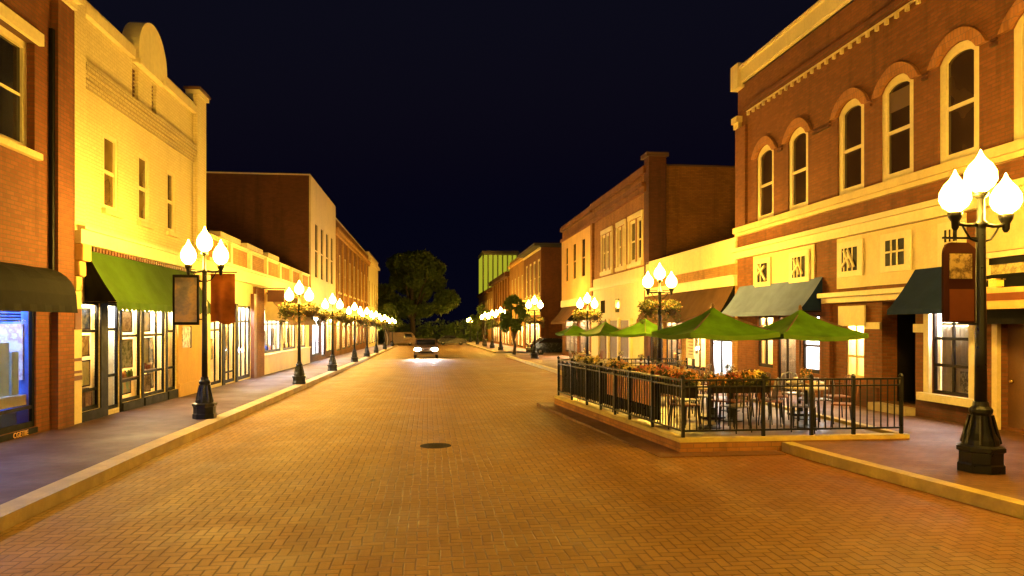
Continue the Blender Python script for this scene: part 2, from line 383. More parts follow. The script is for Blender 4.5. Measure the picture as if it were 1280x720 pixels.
    def shop(f, y0, y1, z0, z1, light='lit_warm', back='shop_wall', frame='frame_dk', fw=.07, depth=1.6, divs=(), bars=(), name='shop_window', strip=.5, lightpos='front'):
        """a glazed opening onto a real lit display room"""
        f.hole(y0, y1, z0, z1, .13)
        gl = MB(); c4 = [(y0,z0,-.06),(y1,z0,-.06),(y1,z1,-.06),(y0,z1,-.06)]; f.q(gl, *(c4 if f.s > 0 else c4[::-1])); w = gl.build(name, M['glass'], f.root)
        fr = MB(); a0, a1 = -.085, -.03; fw = fw*.8
        f.b(fr, y0, y0+fw, z0, z1, a0, a1); f.b(fr, y1-fw, y1, z0, z1, a0, a1); f.b(fr, y0+fw, y1-fw, z0, z0+fw*1.6, a0, a1); f.b(fr, y0+fw, y1-fw, z1-fw, z1, a0, a1)
        for t in divs: f.b(fr, t-fw/2, t+fw/2, z0+fw*1.6, z1-fw, a0+.005, a1-.005)
        for t in bars: f.b(fr, y0+fw, y1-fw, t-.03, t+.03, a0+.01, a1-.01)
        fr.build('frame', M[frame], w)
        depth = min(depth, .95); zt = z1+.12
        rm = MB(); a, b, D, E = y0, y1, -depth, -.131
        f.q(rm, (a,z0,E),(b,z0,E),(b,z0,D),(a,z0,D)); f.q(rm, (a,z0,D),(b,z0,D),(b,zt,D),(a,zt,D))
        f.q(rm, (a,z0,E),(a,zt,E),(a,zt,D),(a,z0,D)); f.q(rm, (b,z0,E),(b,zt,E),(b,zt,D),(b,z0,D))
        f.q(rm, (a,zt,E),(b,zt,E),(b,zt,D),(a,zt,D)); f.q(rm, (a,z1,E),(b,z1,E),(b,zt,E),(a,zt,E))
        rm.build('display_recess', M[back], w)
        li = MB(); f.b(li, y0+.05, y1-.05, z1+.04, z1+.08, -.16, -.16-min(strip,.3)); li.build('ceiling_light', M[light], w)
        return w
    def posts(f, name, mat, ys, z0, z1, w, d0, d1):
        for y in ys: f.part(name, mat, (y-w/2, y+w/2, z0, z1, d0, d1), bevel=.01)

def awning(f, y0, y1, ztop, zbot, d, mat, label, side_mat='awn_side', valance=.18, bull=False, scallop=False, name='awning', frame_mat='frame_bk'):
    X, s = f.X, f.s
    root = empty(name, (f.x(0), (y0+y1)/2, ztop), label, 'awning')
    n = 8; prof = []
    for i in range(n+1):
        t = i/n
        if bull: a = t*PI/2; prof.append((.03+d*math.sin(a), zbot+(ztop-zbot)*math.cos(a)**.75))
        else: prof.append((.03+d*t, ztop+(zbot-ztop)*t - .05*math.sin(PI*t)))
    ny = max(4, int((y1-y0)/.45)); c = MB()
    def P(i, k):
        y = y0+(y1-y0)*k/ny; dd, z = prof[i]; sag = .018*math.sin(PI*i/n)*(1-abs(math.cos(PI*k)))
        return (f.x(dd), y, z - .02*math.sin(PI*i/n)*(k % 2))
    for i in range(n):
        for k in range(ny): c.quad(P(i,k), P(i,k+1), P(i+1,k+1), P(i+1,k))
    co = c.build('canopy', M[mat], root)
    v = MB()
    for k in range(ny*2):
        ya, yb = y0+(y1-y0)*k/(ny*2), y0+(y1-y0)*(k+1)/(ny*2); dd, z = prof[-1]; m = (ya+yb)/2; dr = valance*(1.0 if not scallop else .75)
        w0, w1 = .012*(k % 2), .012*((k+1) % 2)
        if scallop: v.quad((f.x(dd+w0), ya, z), (f.x(dd+w1), yb, z), (f.x(dd+w1+.01), yb, z-dr), (f.x(dd+.02), m, z-valance), (f.x(dd+w0+.01), ya, z-dr))
        else: v.quad((f.x(dd+w0), ya, z), (f.x(dd+w1), yb, z), (f.x(dd+w1+.012), yb, z-dr), (f.x(dd+w0+.012), ya, z-dr))
    v.build('valance', M[mat], root)
    for y in (y0, y1):
        e = MB(); poly = [(f.x(dd), y, z) for dd, z in prof] + [(f.x(.03), y, zbot)]
        e.quad(*poly); e.build('side_panel', M[side_mat], root)
    fr = MB()
    for y in (y0+.04, (y0+y1)/2, y1-.04): fr.bar((f.x(.02), y, zbot-.02), (f.x(d), y, zbot-.02), .03)
    fr.bar((f.x(d-.02), y0+.02, zbot-.02), (f.x(d-.02), y1-.02, zbot-.02), .03)
    fr.build('support_frame', M[frame_mat], root)
    return root

# ------------------------------------------------------------------ GROUND
def strip(xa, xb, ya, yb, dz, step=2.0, thick=None):
    """sheet between x=xa(y) and x=xb(y) following the street's fall; thick drops sides"""
    fa = xa if callable(xa) else (lambda y: xa); fb = xb if callable(xb) else (lambda y: xb)
    mb = MB(); n = max(1, int((yb-ya)/step)); Y = [ya+(yb-ya)*i/n for i in range(n+1)]
    for a, b in zip(Y, Y[1:]):
        mb.quad((fa(a),a,g(a)+dz),(fb(a),a,g(a)+dz),(fb(b),b,g(b)+dz),(fa(b),b,g(b)+dz))
        if thick:
            mb.quad((fa(a),a,g(a)+dz),(fa(b),b,g(b)+dz),(fa(b),b,g(b)+dz-thick),(fa(a),a,g(a)+dz-thick))
            mb.quad((fb(a),a,g(a)+dz),(fb(b),b,g(b)+dz),(fb(b),b,g(b)+dz-thick),(fb(a),a,g(a)+dz-thick))
    if thick:
        for y in (ya, yb): mb.quad((fa(y),y,g(y)+dz),(fb(y),y,g(y)+dz),(fb(y),y,g(y)+dz-thick),(fa(y),y,g(y)+dz-thick))
    return mb
def interp(T):
    def f(y):
        if y <= T[0][0]: return T[0][1]
        for (a, p), (b, q) in zip(T, T[1:]):
            if y <= b: return p+(q-p)*(y-a)/(b-a)
        return T[-1][1]
    return f
KR = interp([(-14, 9.4), (2.7, 7.02), (7.04, 6.36), (10.9, 5.80), (19, 6.0), (40, 6.05), (112, 6.05)])
struct(MB().quad((-400,-150,-1.45),(400,-150,-1.45),(400,700,-1.45),(-400,700,-1.45)), 'ground', M['ground'])
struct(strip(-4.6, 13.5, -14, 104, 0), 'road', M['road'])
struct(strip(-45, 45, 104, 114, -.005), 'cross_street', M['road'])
struct(strip(-45, 45, 114.3, 190, .1), 'lawn', M['lawn'])
struct(strip(-45, 45, 114, 114.3, .13, thick=.3), 'far_kerb', M['kerb'])
struct(strip(-4.28, -4.58, -14, 103, .15, thick=.35), 'left_kerb', M['kerb'])
struct(strip(-4.58, -7.3, -14, 103, .148), 'left_pavement', M['walk_l'])
struct(strip(lambda y: KR(y), lambda y: KR(y)+.2, -14, 56.2, .15, 1.0, .35), 'right_kerb', M['kerb_y'])
struct(strip(lambda y: KR(y)+.2, 10.9, -14, 56.2, .148, 1.0), 'right_pavement', M['walk_r'])
struct(strip(6.05, 6.25, 66.2, 150, .15, 2, .35), 'right_kerb', M['kerb'])
struct(strip(6.25, 10.9, 66.2, 150, .148), 'right_pavement', M['walk_r'])

# manhole cover
mh = empty('manhole_cover', (.13, 12.5, 0), 'round dark iron manhole cover set in the brick street', 'manhole cover')
MB().lathe([(.27,.0),(.27,.008),(.23,.008)], (.13,12.5,g(12.5)), 28).build('rim', M['manhole'], mh)
c = MB().lathe([(.225,.0),(.225,.006),(.02,.006)], (.13,12.5,g(12.5)), 28)
for i in range(-3, 4):
    for j in range(-3, 4):
        if i*i+j*j < 10: c.box(.13+i*.055-.018, .13+i*.055+.018, 12.5+j*.055-.018, 12.5+j*.055+.018, g(12.5)+.006, g(12.5)+.012)
c.build('lid', M['manhole'], mh)

# ------------------------------------------------------------------ LEFT 1: brick building with the blue window
XL, XR = -7.0, 10.5
f = Fac('brick_building', 'red brick building at the left edge with a blue lit shop window', 'building', XL, 1, 3.0, 15.0, 9.3, 'brick_red')
f.window(10.7, 13.80, 5.17, 7.12, 'cream', 'gdark', .13, False, vert=1, bars=(6.15,), sill=True, rec=.14)
f.window(6.6, 9.6, 5.17, 7.12, 'cream', 'gdark', .13, False, vert=1, bars=(6.15,), rec=.14)
f.shop(9.9, 13.85, .26, 2.55, 'lit_blue', 'shop_blue', 'frame_bk', .08, 1.5, (), (.62,), strip=.7)
f.shop(5.4, 9.0, .26, 2.55, 'lit_blue', 'shop_blue', 'frame_bk', .08, 1.5, (), (.62,), strip=.7)
f.part('corner_pier', 'brick_red', (14.38, 15.0, -.1, 9.3, .001, .12))
f.part('cornice', 'cream', (3, 14.95, 8.22, 8.34, .001, .2), (3, 14.95, 8.34, 8.46, .001, .3))
f.part('window_head', 'cream', (10.55, 13.95, 7.13, 7.34, .001, .09), label='flat cream lintel')
f.part('joint_strip', 'frame_bk', (14.28, 14.37, 3.0, 7.6, .001, .07))  # dark vertical joint beside the corner pier, built as a thin strip
f.finish()
awning(f, 9.4, 13.95, 3.12, 2.42, .62, 'awn_black', 'black rounded awning over the blue lit shop window', 'awn_black', .12, bull=True)
# things in the blue window
def disp(name, label, cat, mat, mb, group=None): return tag(mb.build(name, M[mat]), label, cat, group)
dc = MB()
for k in range(7): f.b(dc, 10.0, 13.75, 2.14+k*.055, 2.14+k*.055+.04, -.24, -.20)
disp('blind_or_reflection', 'blue slatted blind half drawn at the top of the blue window', 'blind', 'shop_blue', dc)
M['pale_blue'] = plain('pale_blue_panel', (.5,.75,.95), .6, var=.1); M['deep_blue'] = plain('deep_blue_panel', (.04,.10,.5), .5); M['pinkp'] = picture('pink_poster', 3, [(.7,.5,.42),(.75,.6,.5),(.5,.25,.2),(.8,.75,.7)], 4)
dc = MB(); f.b(dc, 12.9, 13.38, .85, 1.78, -.24, -.20); f.b(dc, 13.38, 13.6, .85, 1.62, -.20, -.16)
disp('folding_screen', 'tall pale blue double panel standing in the blue window', 'screen', 'pale_blue', dc)
disp('window_ledge', 'white ledge across the foot of the blue window', 'ledge', 'white', f.b(MB(), 9.95, 13.8, .66, .84, -.42, -.14))
disp('poster', 'pale pink mottled poster hanging inside the blue window', 'poster', 'pinkp', f.b(MB(), 13.80, 13.835, 1.1, 2.1, -.85, -.2))
dc = MB(); f.b(dc, 11.2, 13.7, .32, .56, -.5, -.25); disp('display_plinth', 'deep blue low plinth at the foot of the blue window', 'plinth', 'deep_blue', dc)
def text(body, size, mat, loc, rot, ext=.004, align='CENTER'):
    cu = bpy.data.curves.new('t', 'FONT'); cu.body = body; cu.size = size; cu.extrude = ext; cu.align_x = align
    o = bpy.data.objects.new('t', cu); COL.objects.link(o); dg = bpy.context.evaluated_depsgraph_get()
    me = bpy.data.meshes.new_from_object(o.evaluated_get(dg)); bpy.data.objects.remove(o)
    me.materials.clear(); me.materials.append(mat)
    from mathutils import Matrix, Euler
    me.transform(Matrix.Translation(loc) @ Euler(rot).to_matrix().to_4x4())
    return me
ms = empty('window_sign', (XL, 13.2, .2), 'orange lettering on a dark board below the blue window', 'sign')
f.part('board', 'frame_bk', (9.9, 13.85, .03, .24, .002, .03), parent=ms) if False else None
mb = MB(); f.b(mb, 9.9, 13.85, .155, .255, .002, .03); mb.build('board', M['frame_bk'], ms)
M['signor'] = plain('orange_letter_paint', (.75,.42,.1), .5)
me = text('CGETIIE', .13, M['signor'], Vector((f.x(.034), 13.3, .16)), (PI/2, 0, PI/2))
me.transform(__import__('mathutils').Matrix.Translation(-Vector(ORG[ms.name])))
lo = bpy.data.objects.new('lettering', me); COL.objects.link(lo); lo.parent = ms

# ------------------------------------------------------------------ LEFT 2: pale yellow building with the green awning
f = Fac('cream_building', 'tall cream painted brick building with round gable and three narrow windows', 'building', XL, 1, 15.0, 23.4, 8.62, 'brick_cream')
for a, b in ((16.55,17.28),(18.45,19.14),(20.40,21.03)):
    w = f.window(a, b, 4.62, 6.28, 'cream', 'golive', .09, True, rec=.03)
for a, b in ((18.08,18.46),(19.30,19.62)):
    f.hole(a, b, 7.5, 8.3)
    m = MB(); f.b(m, a, b, 7.5, 8.3, -.2, -.15)
    for k in range(8): f.b(m, a, b, 7.53+k*.097, 7.58+k*.097, -.15, -.09)
    m.build('attic_louvre', M['redbrown'], f.root)
f.part('corbel_band', 'brick_corbel', (15.5,22.5,6.95,7.12,.001,.05),(15.5,22.5,7.12,7.27,.001,.09),(15.5,22.5,7.27,7.42,.001,.13))
f.parts('gable_band', 'cream', (15.5,18.0,8.40,8.62,.001,.12),(19.95,22.5,8.40,8.62,.001,.12))
f.part('corner_pier', 'brick_cream', (22.55,23.4,3.95,9.0,.001,.13)); f.part('corner_pier', 'brick_cream', (15.0,15.45,3.95,9.0,.001,.13))
for a, b in ((22.48,23.47),(14.96,15.5)): f.part('pier_cap', 'cream', (a,b,9.0,9.12,-.2,.2))
f.part('pier_cap', 'brown', (22.44,23.5,9.12,9.2,-.25,.24))
gm = MB(); pts = [(XL-.25, 19.0+.93*math.cos(t), 8.66+.93*math.sin(t)) for t in [PI*i/20 for i in range(21)]]
gm.prism(pts + [(XL-.25, 18.07, 8.35),(XL-.25, 19.93, 8.35)], (0,0,0), (.41,0,0)); gm.build('round_gable', M['stucco_y'], f.root)
f.parts('gable_corbel', 'cream', (18.0,18.4,8.28,8.42,.16,.24),(19.6,20.0,8.28,8.42,.16,.24), bevel=.03)
f.part('ledge', 'cream', (15.1,22.9,3.70,3.98,.001,.2),(15.1,22.9,3.98,4.05,.001,.28))
bm = MB()
f.b(bm, 15.68, 22.62, 3.685, 3.699, .001, .06)
for k in range(46): f.b(bm, 15.7+k*.15, 15.78+k*.15, 3.61, 3.70, .001, .1)
bm.build('dentil_course', M['redbrown'], f.root)
m = MB(); f.b(m, 15.05,15.42,3.35,3.69,.001,.26); f.b(m,15.09,15.38,3.05,3.35,.001,.18); f.b(m,15.12,15.35,2.75,3.05,.001,.10); m.build('bracket', M['stucco_o'], f.root, bevel=.03)
zb = .17
f.shop(15.46, 16.38, .30, 2.55, 'lit_warm', 'shop_wall', 'frame_bk', .06, 1.7, (), (.72,1.95,))
f.shop(16.72, 17.36, .2, 2.55, 'lit_white', 'shop_wall', 'frame_bk', .06, 1.7, (), (.95,1.98,), name='shop_door')
f.shop(17.45, 18.62, .28, 2.55, 'lit_warm', 'shop_wall', 'frame_bk', .06, 1.7, (), (.78,1.82,))
f.shop(18.74, 20.26, .28, 2.55, 'lit_warm', 'shop_wall', 'frame_bk', .06, 1.7, (19.75,), (.9,1.82,))
f.shop(20.38, 21.1, .28, 2.55, 'lit_warm', 'shop_wall', 'frame_bk', .06, 1.7, (), (.9,1.9))
f.part('pier', 'frame_bk', (16.38,16.72,-.1,2.6,.002,.03)); f.part('pier', 'frame_bk', (17.36,17.45,-.1,2.6,.002,.03)); f.part('pier', 'frame_bk', (18.62,18.74,-.1,2.6,.002,.03)); f.part('pier', 'frame_bk', (20.26,20.38,-.1,2.6,.002,.03))
f.parts('stall_riser', 'frame_bk', (15.46,16.38,-.1,.30,.003,.06),(17.45,18.62,-.1,.28,.003,.06),(18.74,20.26,-.1,.28,.003,.06),(20.38,21.1,-.1,.28,.003,.06))
f.part('stucco_pier', 'stucco_o', (21.12,23.4,-.2,3.6,.001,.05)); f.part('stucco_pier', 'cream2', (15.0,15.44,-.1,2.72,.001,.06))
f.part('pier_base', 'stucco_o', (21.12,23.4,-.2,.42,.05,.09))
f.parts('ornament', 'redbrown', (15.1,15.36,1.99,2.4,.06,.09),(15.06,15.4,1.36,1.42,.06,.08),(15.06,15.4,1.12,1.17,.06,.08),(15.06,15.4,.98,1.07,.06,.09))
f.finish(coping='cream', cop=.1)
awning(f, 15.62, 22.35, 3.66, 2.56, .62, 'awn_green', 'olive green sloping awning on the cream building', 'awn_side', .2, scallop=True)
pics = [
 (15.60,16.2, 1.42,1.86, 'wide framed landscape print with brown grasses in the window beside the cream pier', [(.6,.45,.2),(.75,.6,.3),(.3,.17,.07),(.7,.52,.22)], 6),
 (15.55,16.3, .78,1.34, 'pale green misty print below the brown landscape print', [(.62,.62,.38),(.7,.65,.4),(.45,.5,.25),(.75,.7,.5)], 4),
 (15.58,15.95,.34,.68, 'small orange print with dark marks at the foot of the first window', [(.7,.45,.15),(.65,.42,.15),(.2,.08,.03),(.7,.5,.2)], 7),
 (15.98,16.32,.34,.68, 'small print of a dark square figure beside the orange print', [(.68,.48,.2),(.3,.12,.05),(.15,.06,.03),(.7,.5,.25)], 9),
 (15.52,16.32,1.98,2.44, 'deep blue and white print across the top of the first window', [(.02,.06,.35),(.04,.12,.5),(.7,.75,.8),(.85,.88,.9)], 2),
 (17.55,18.5, .42,.74, 'turquoise and sand coloured beach print low in the middle window', [(.15,.42,.4),(.25,.5,.45),(.65,.5,.3),(.5,.3,.15)], 3),
 (17.62,18.45,1.05,1.74, 'dark botanical print with pale leaves in the middle window', [(.04,.05,.04),(.15,.2,.1),(.6,.62,.5),(.08,.06,.03)], 8),
 (17.6,18.5, 1.9,2.42, 'brown and cream patterned print at the top of the middle window', [(.4,.25,.14),(.6,.48,.32),(.2,.1,.06),(.65,.55,.4)], 7),
 (18.85,19.65,1.0,1.74, 'pale yellow green meadow print in the fourth window', [(.62,.56,.28),(.5,.5,.25),(.7,.62,.35),(.35,.4,.2)], 5),
 (18.85,19.6,.36,.82, 'tan print with a dark bird shape low in the fourth window', [(.62,.45,.2),(.66,.48,.22),(.15,.1,.05),(.6,.42,.18)], 6),
 (18.9,19.65,1.9,2.42, 'slate blue and brown print at the top of the fourth window', [(.1,.12,.2),(.2,.18,.2),(.4,.28,.16),(.55,.42,.25)], 5),
 (20.5,21.0,.45,2.3, 'tall yellow hanging banner print in the last bay before the orange pier', [(.65,.48,.2),(.7,.55,.25),(.4,.25,.1),(.68,.52,.25)], 5)]
for i, (a, b, c0, c1, lb, cols, sc) in enumerate(pics):
    dd = -.15 - .03*(i % 3)
    r = empty('framed_print', (f.x(dd), (a+b)/2, c0), lb, 'framed print', 'framed prints in the shop under the green awning')
    mm = picture('print_art_%d' % i, i+1, cols, sc)
    m = MB(); f.b(m, a+.03, b-.03, c0+.03, c1-.03, dd, dd+.012); m.build('picture', mm, r)
    m = MB(); f.b(m, a, b, c0, c0+.03, dd-.02, dd+.025); f.b(m, a, b, c1-.03, c1, dd-.02, dd+.025); f.b(m, a, a+.03, c0+.03, c1-.03, dd-.02, dd+.025); f.b(m, b-.03, b, c0+.03, c1-.03, dd-.02, dd+.025)
    m.build('frame', M['frame_dk' if i % 3 else 'wood'], r)
def wall_print(f, y0, y1, z0, z1, d, label, cols, sc, k, frame='frame_dk', group='pictures in the lit shop windows'):
    r = empty('framed_print', (f.x(d), (y0+y1)/2, z0), label, 'framed print', group)
    m = MB(); f.b(m, y0+.03, y1-.03, z0+.03, z1-.03, d, d+.012); m.build('picture', picture('art_%d' % k, k, cols, sc), r)
    m = MB(); f.b(m, y0, y1, z0, z0+.03, d-.02, d+.025); f.b(m, y0, y1, z1-.03, z1, d-.02, d+.025); f.b(m, y0, y0+.03, z0+.03, z1-.03, d-.02, d+.025); f.b(m, y1-.03, y1, z0+.03, z1-.03, d-.02, d+.025)
    m.build('frame', M[frame], r)
PAL = dict(red=[(.5,.1,.05),(.3,.05,.03),(.65,.4,.2),(.15,.05,.03)], blue=[(.05,.1,.3),(.1,.2,.4),(.5,.5,.45),(.03,.05,.12)], green=[(.1,.2,.06),(.2,.3,.1),(.55,.5,.3),(.04,.08,.03)], brown=[(.3,.16,.07),(.5,.33,.16),(.12,.06,.03),(.6,.45,.25)], grey=[(.3,.28,.26),(.5,.47,.42),(.1,.09,.09),(.6,.55,.5)], gold=[(.6,.42,.12),(.7,.52,.2),(.3,.18,.05),(.65,.5,.25)])
def goods(f, y0, y1, z, d, label, seed, h=.22):
    rg = random.Random(seed); r = empty('goods_shelf', (f.x(d), (y0+y1)/2, z), label, 'shelf')
    m = MB(); f.b(m, y0, y1, z, z+.03, d-.12, d+.12); m.build('shelf_board', M['wood'], r); y = y0+.05
    while y < y1-.12:
        w_ = rg.uniform(.06,.14); hh = h*rg.uniform(.45,1); mt = M[rg.choice(['fl_red','fl_or','fl_ye','fl_wh','deep_blue','terracotta','frame_bk','awn_green','curtain'])]
        if rg.random() < .5: m = MB(); f.b(m, y, y+w_, z+.031, z+.03+hh, d-.07, d+.06); m.build('boxed_goods', mt, r, bevel=.006)
        else: MB().lathe([(w_*.45,0),(w_*.5,.02),(w_*.5,hh*.6),(w_*.25,hh*.8),(w_*.2,hh)], (f.x(d), y+w_/2, z+.031), 10).build('jar', mt, r, smooth=True)
        y += w_+rg.uniform(.02,.07)
for i, (a, b, c0, c1, cn) in enumerate(((16.78,17.3,1.05,1.9,'gold'),(20.45,21.0,1.95,2.4,'brown'),(19.82,20.2,1.0,1.75,'blue'),(19.82,20.2,.4,.85,'grey'))):
    wall_print(f, a, b, c0, c1, -.3, ['gold print hanging inside the shop door under the green awning','small brown print at the top of the last bay under the green awning','narrow dark blue print right of the meadow print','narrow grey print low beside the dark bird print'][i], PAL[cn], 6, 60+i)
goods(f, 17.5, 18.58, .8, -.16, 'shelf of jars and boxes across the middle window of the cream building', 1)
goods(f, 18.8, 19.72, .92, -.16, 'shelf of small goods across the fourth window of the cream building', 2)
sh = empty('display_shelf', (f.x(-.3), 15.92, .7), 'black display shelf across the first window of the cream building', 'shelf')
m = MB(); f.b(m, 15.5, 16.35, .70, .74, -.5, -.2); m.build('shelf_board', M['frame_bk'], sh); m = MB(); f.b(m, 15.5,15.53,.3,.70,-.5,-.2); f.b(m,16.32,16.35,.3,.70,-.5,-.2); m.build('side_panel', M['frame_bk'], sh)
tag(MB().lathe([(.05,0),(.075,.04),(.08,.1),(.04,.15),(.03,.17)], (f.x(-.3), 15.98, .74), 14).build('vase', M['fl_red'], smooth=True), 'small round red vase on the black display shelf', 'vase')
po = empty('wall_poster', (f.x(.06), 21.75, 1.4), 'small monochrome poster on the orange pier beside the cream shop', 'poster')
m = MB(); f.b(m, 21.42,22.1,1.42,2.02,.052,.066); m.build('picture', picture('poster_mono', 22, [(.5,.42,.35),(.6,.52,.42),(.1,.08,.07),(.65,.6,.5)], 6), po)
m = MB(); f.b(m, 22.1,22.22,1.40,2.04,.052,.07); m.build('dark_border', M['frame_bk'], po)

# ------------------------------------------------------------------ LEFT 3: low row with panelled parapet
f = Fac('low_shop_building', 'low one storey shop row with panelled orange parapet beside the cream building', 'building', XL, 1, 23.4, 43.7, 4.92, 'stucco_y')
f.part('fascia', 'cream', (23.4,43.7,3.78,4.10,.001,.14),(23.4,43.7,4.10,4.2,.001,.24),(23.4,43.7,3.68,3.78,.001,.2))
for k in range(7):
    a = 23.75+k*2.85
    f.part('parapet_panel', 'brick_or', (a, a+2.35, 4.24, 4.86, .001, .03))
    f.part('parapet_pilaster', 'cream', (a-.34, a-.06, 4.2, 4.96, .001, .12))
for k, (a, b) in enumerate(((25.0,27.6),(28.6,31.2),(32.2,34.5))): f.part('parapet_cap', 'coping', (a, b, 5.02, 5.2, -.32, .12))
f.shop(24.3, 25.6, .1, 2.75, 'lit_warm', 'shop_wall', 'frame_bk', .07, 2.0, (24.95,), (1.9,))
f.shop(25.9, 27.3, .03, 2.8, 'lit_warm', 'shop_wall', 'frame_bk', .08, 2.2, (26.6,), (.4,2.2), name='shop_door')
f.shop(27.6, 29.6, .0, 2.8, 'lit_white', 'shop_wall', 'frame_dk', .1, 2.2, (28.3,29.0), (2.2,), name='shop_door')
f.part('brick_pier', 'brick_red', (30.0,31.5,-.4,3.6,.001,.12))
f.part('pier', 'frame_bk', (27.3,27.6,-.3,2.85,.002,.04)); f.part('pier', 'frame_bk', (25.6,25.9,-.3,2.85,.002,.04)); f.part('pier', 'redbrown', (29.6,30.0,-.3,3.3,.002,.14))
f.shop(32.0, 35.6, .82, 2.75, 'lit_white', 'shop_wall', 'frame_dk', .09, 2.0, (32.9,33.8,34.7), (2.1,))
f.shop(36.0, 39.4, .80, 2.75, 'lit_warm', 'shop_wall', 'frame_dk', .09, 2.0, (36.8,37.7,38.6), (2.1,))
f.shop(39.8, 42.6, .78, 2.7, 'lit_warm', 'shop_wall', 'frame_dk', .09, 2.0, (40.7,41.6), (2.1,))
f.part('knee_wall', 'cream2', (31.6,43.6,-.5,.70,.001,.08),(31.6,43.6,.70,.78,.001,.14))
f.part('frieze', 'stucco_o', (31.5,43.6,2.9,3.6,.001,.05))
f.finish(coping='cream', cop=.09)
awning(f, 32.0, 39.5, 3.5, 2.25, 1.0, 'awn_brown', 'brown awning with cream side panel on the low shop row', 'awn_cream', .2)
for i, (a, b, c0, c1, cn, lb) in enumerate(((24.4,24.9,.5,1.7,'brown','tall brown print in the first glazed bay of the low shop row'),(25.0,25.5,.9,1.6,'green','green print beside the tall brown print in the low shop row'),(26.65,27.2,.8,2.0,'gold','gold poster inside the first glazed door of the low shop row'),(28.4,28.9,.9,2.0,'grey','grey poster inside the wide glazed doors of the low shop row'),
    (32.1,32.8,1.0,1.9,'red','red poster in the first window under the brown awning'),(33.0,33.7,1.0,1.8,'grey','grey poster in the second pane under the brown awning'),(34.8,35.4,1.0,1.9,'brown','brown poster in the last pane of the first window under the brown awning'),(36.9,37.6,1.0,1.9,'blue','blue poster in the second window under the brown awning'),(38.7,39.2,1.0,1.9,'gold','gold poster at the end of the second window under the brown awning'),(40.8,41.5,1.0,1.9,'green','green poster in the window past the brown awning'))):
    wall_print(f, a, b, c0, c1, -.3, lb, PAL[cn], 5, 80+i)
goods(f, 32.1, 35.5, .84, -.3, 'long shelf of jars in the first window under the brown awning', 3, .3); goods(f, 36.1, 39.3, .84, -.3, 'long shelf of boxes in the second window under the brown awning', 4, .3)
sg = empty('blade_sign', (f.x(.1), 31.8, 3.3), 'small dark hanging sign on a bracket above the brick pier', 'sign')
m = MB(); m.bar((f.x(.0), 31.7, 3.62), (f.x(.95), 31.7, 3.62), .04); m.build('bracket', M['frame_bk'], sg)
m = MB(); f.b(m, 31.67, 31.73, 3.05, 3.55, .2, .9); m.build('panel', M['redbrown'], sg)

# ------------------------------------------------------------------ LEFT 4..6
f = Fac('dark_brick_building', 'dark brick building with blank side wall and pale narrow front beyond the low shop row', 'building', XL, 1, 43.75, 55.3, 10.9, 'brick_dark', 22)
f.part('front_render', 'stucco_p', (43.75,55.3,4.1,10.9,.001,.10)) if False else None
m = MB(); wins = [(45.4,46.7),(47.8,49.1),(50.2,51.5),(52.6,53.9)]; ys = [43.75]+[v for w in wins for v in w]+[55.3]
for i in range(0, len(ys), 2): f.b(m, ys[i], ys[i+1], 4.9, 8.4, .001, .1)
f.b(m, 43.75, 55.3, 8.4, 10.9, .001, .1); f.b(m, 43.75, 55.3, 3.2, 4.9, .001, .1); m.build('front_render', M['stucco_p'], f.root)
for a, b in wins: f.window(a, b, 4.9, 8.4, 'stucco_p', 'gdark', .1, True, sill=False, rec=-.075)
f.shop(45.0, 48.2, .1, 2.6, 'lit_white', 'shop_white', 'frame_dk', .1, 2.2, (46.6,), (2.1,)); f.shop(48.8, 50.6, -.1, 2.6, 'lit_white', 'shop_white', 'frame_dk', .1, 2.2, (), (2.1,), name='shop_door'); f.shop(51.2, 54.6, .1, 2.6, 'lit_warm', 'shop_wall', 'frame_dk', .1, 2.2, (52.9,), (2.1,))
f.part('shop_fascia', 'cream', (43.8,55.3,2.75,3.2,.001,.2))
f.finish(coping='stucco_p')
f = Fac('long_brick_building', 'long red brick building with tall pilasters on the left of the street', 'building', XL, 1, 55.35, 86.4, 10.1, 'brick_rb')
for k in range(8):
    a = 56.2+k*3.8
    f.window(a+.7, a+1.6, 4.6, 7.6, 'cream2', 'gdark', .1, True, sill=True); f.window(a+2.1, a+3.0, 4.6, 7.6, 'cream2', 'gdark', .1, True)
    f.part('pilaster', 'brick_or', (a-.1, a+.35, 3.6, 8.8, .001, .14))
    f.shop(a+.6, a+3.1, .0, 2.4, 'lit_warm', 'shop_wall', 'frame_dk', .1, 2.0, (a+1.8,), (1.9,))
f.part('cornice', 'brick_or', (55.4,86.4,8.9,9.2,.001,.2),(55.4,86.4,9.2,9.4,.001,.3)); f.part('shop_fascia', 'cream', (55.4,86.4,2.6,3.4,.001,.16))
f.finish()
f = Fac('end_building', 'yellow lit two storey building closing the left row near the tree', 'building', XL, 1, 86.45, 103, 10.6, 'stucco_y')
for k in range(4):
    a = 87.6+k*4; f.window(a, a+1.3, 4.4, 7.4, 'cream2', 'gdark2', .1); f.shop(a-.3, a+2.4, -.3, 2.0, 'lit_warm', 'shop_wall', 'frame_dk', .1, 2.0, (a+1,), ())
f.part('cornice', 'cream', (86.45,103,9.6,9.9,.001,.3)); f.finish()

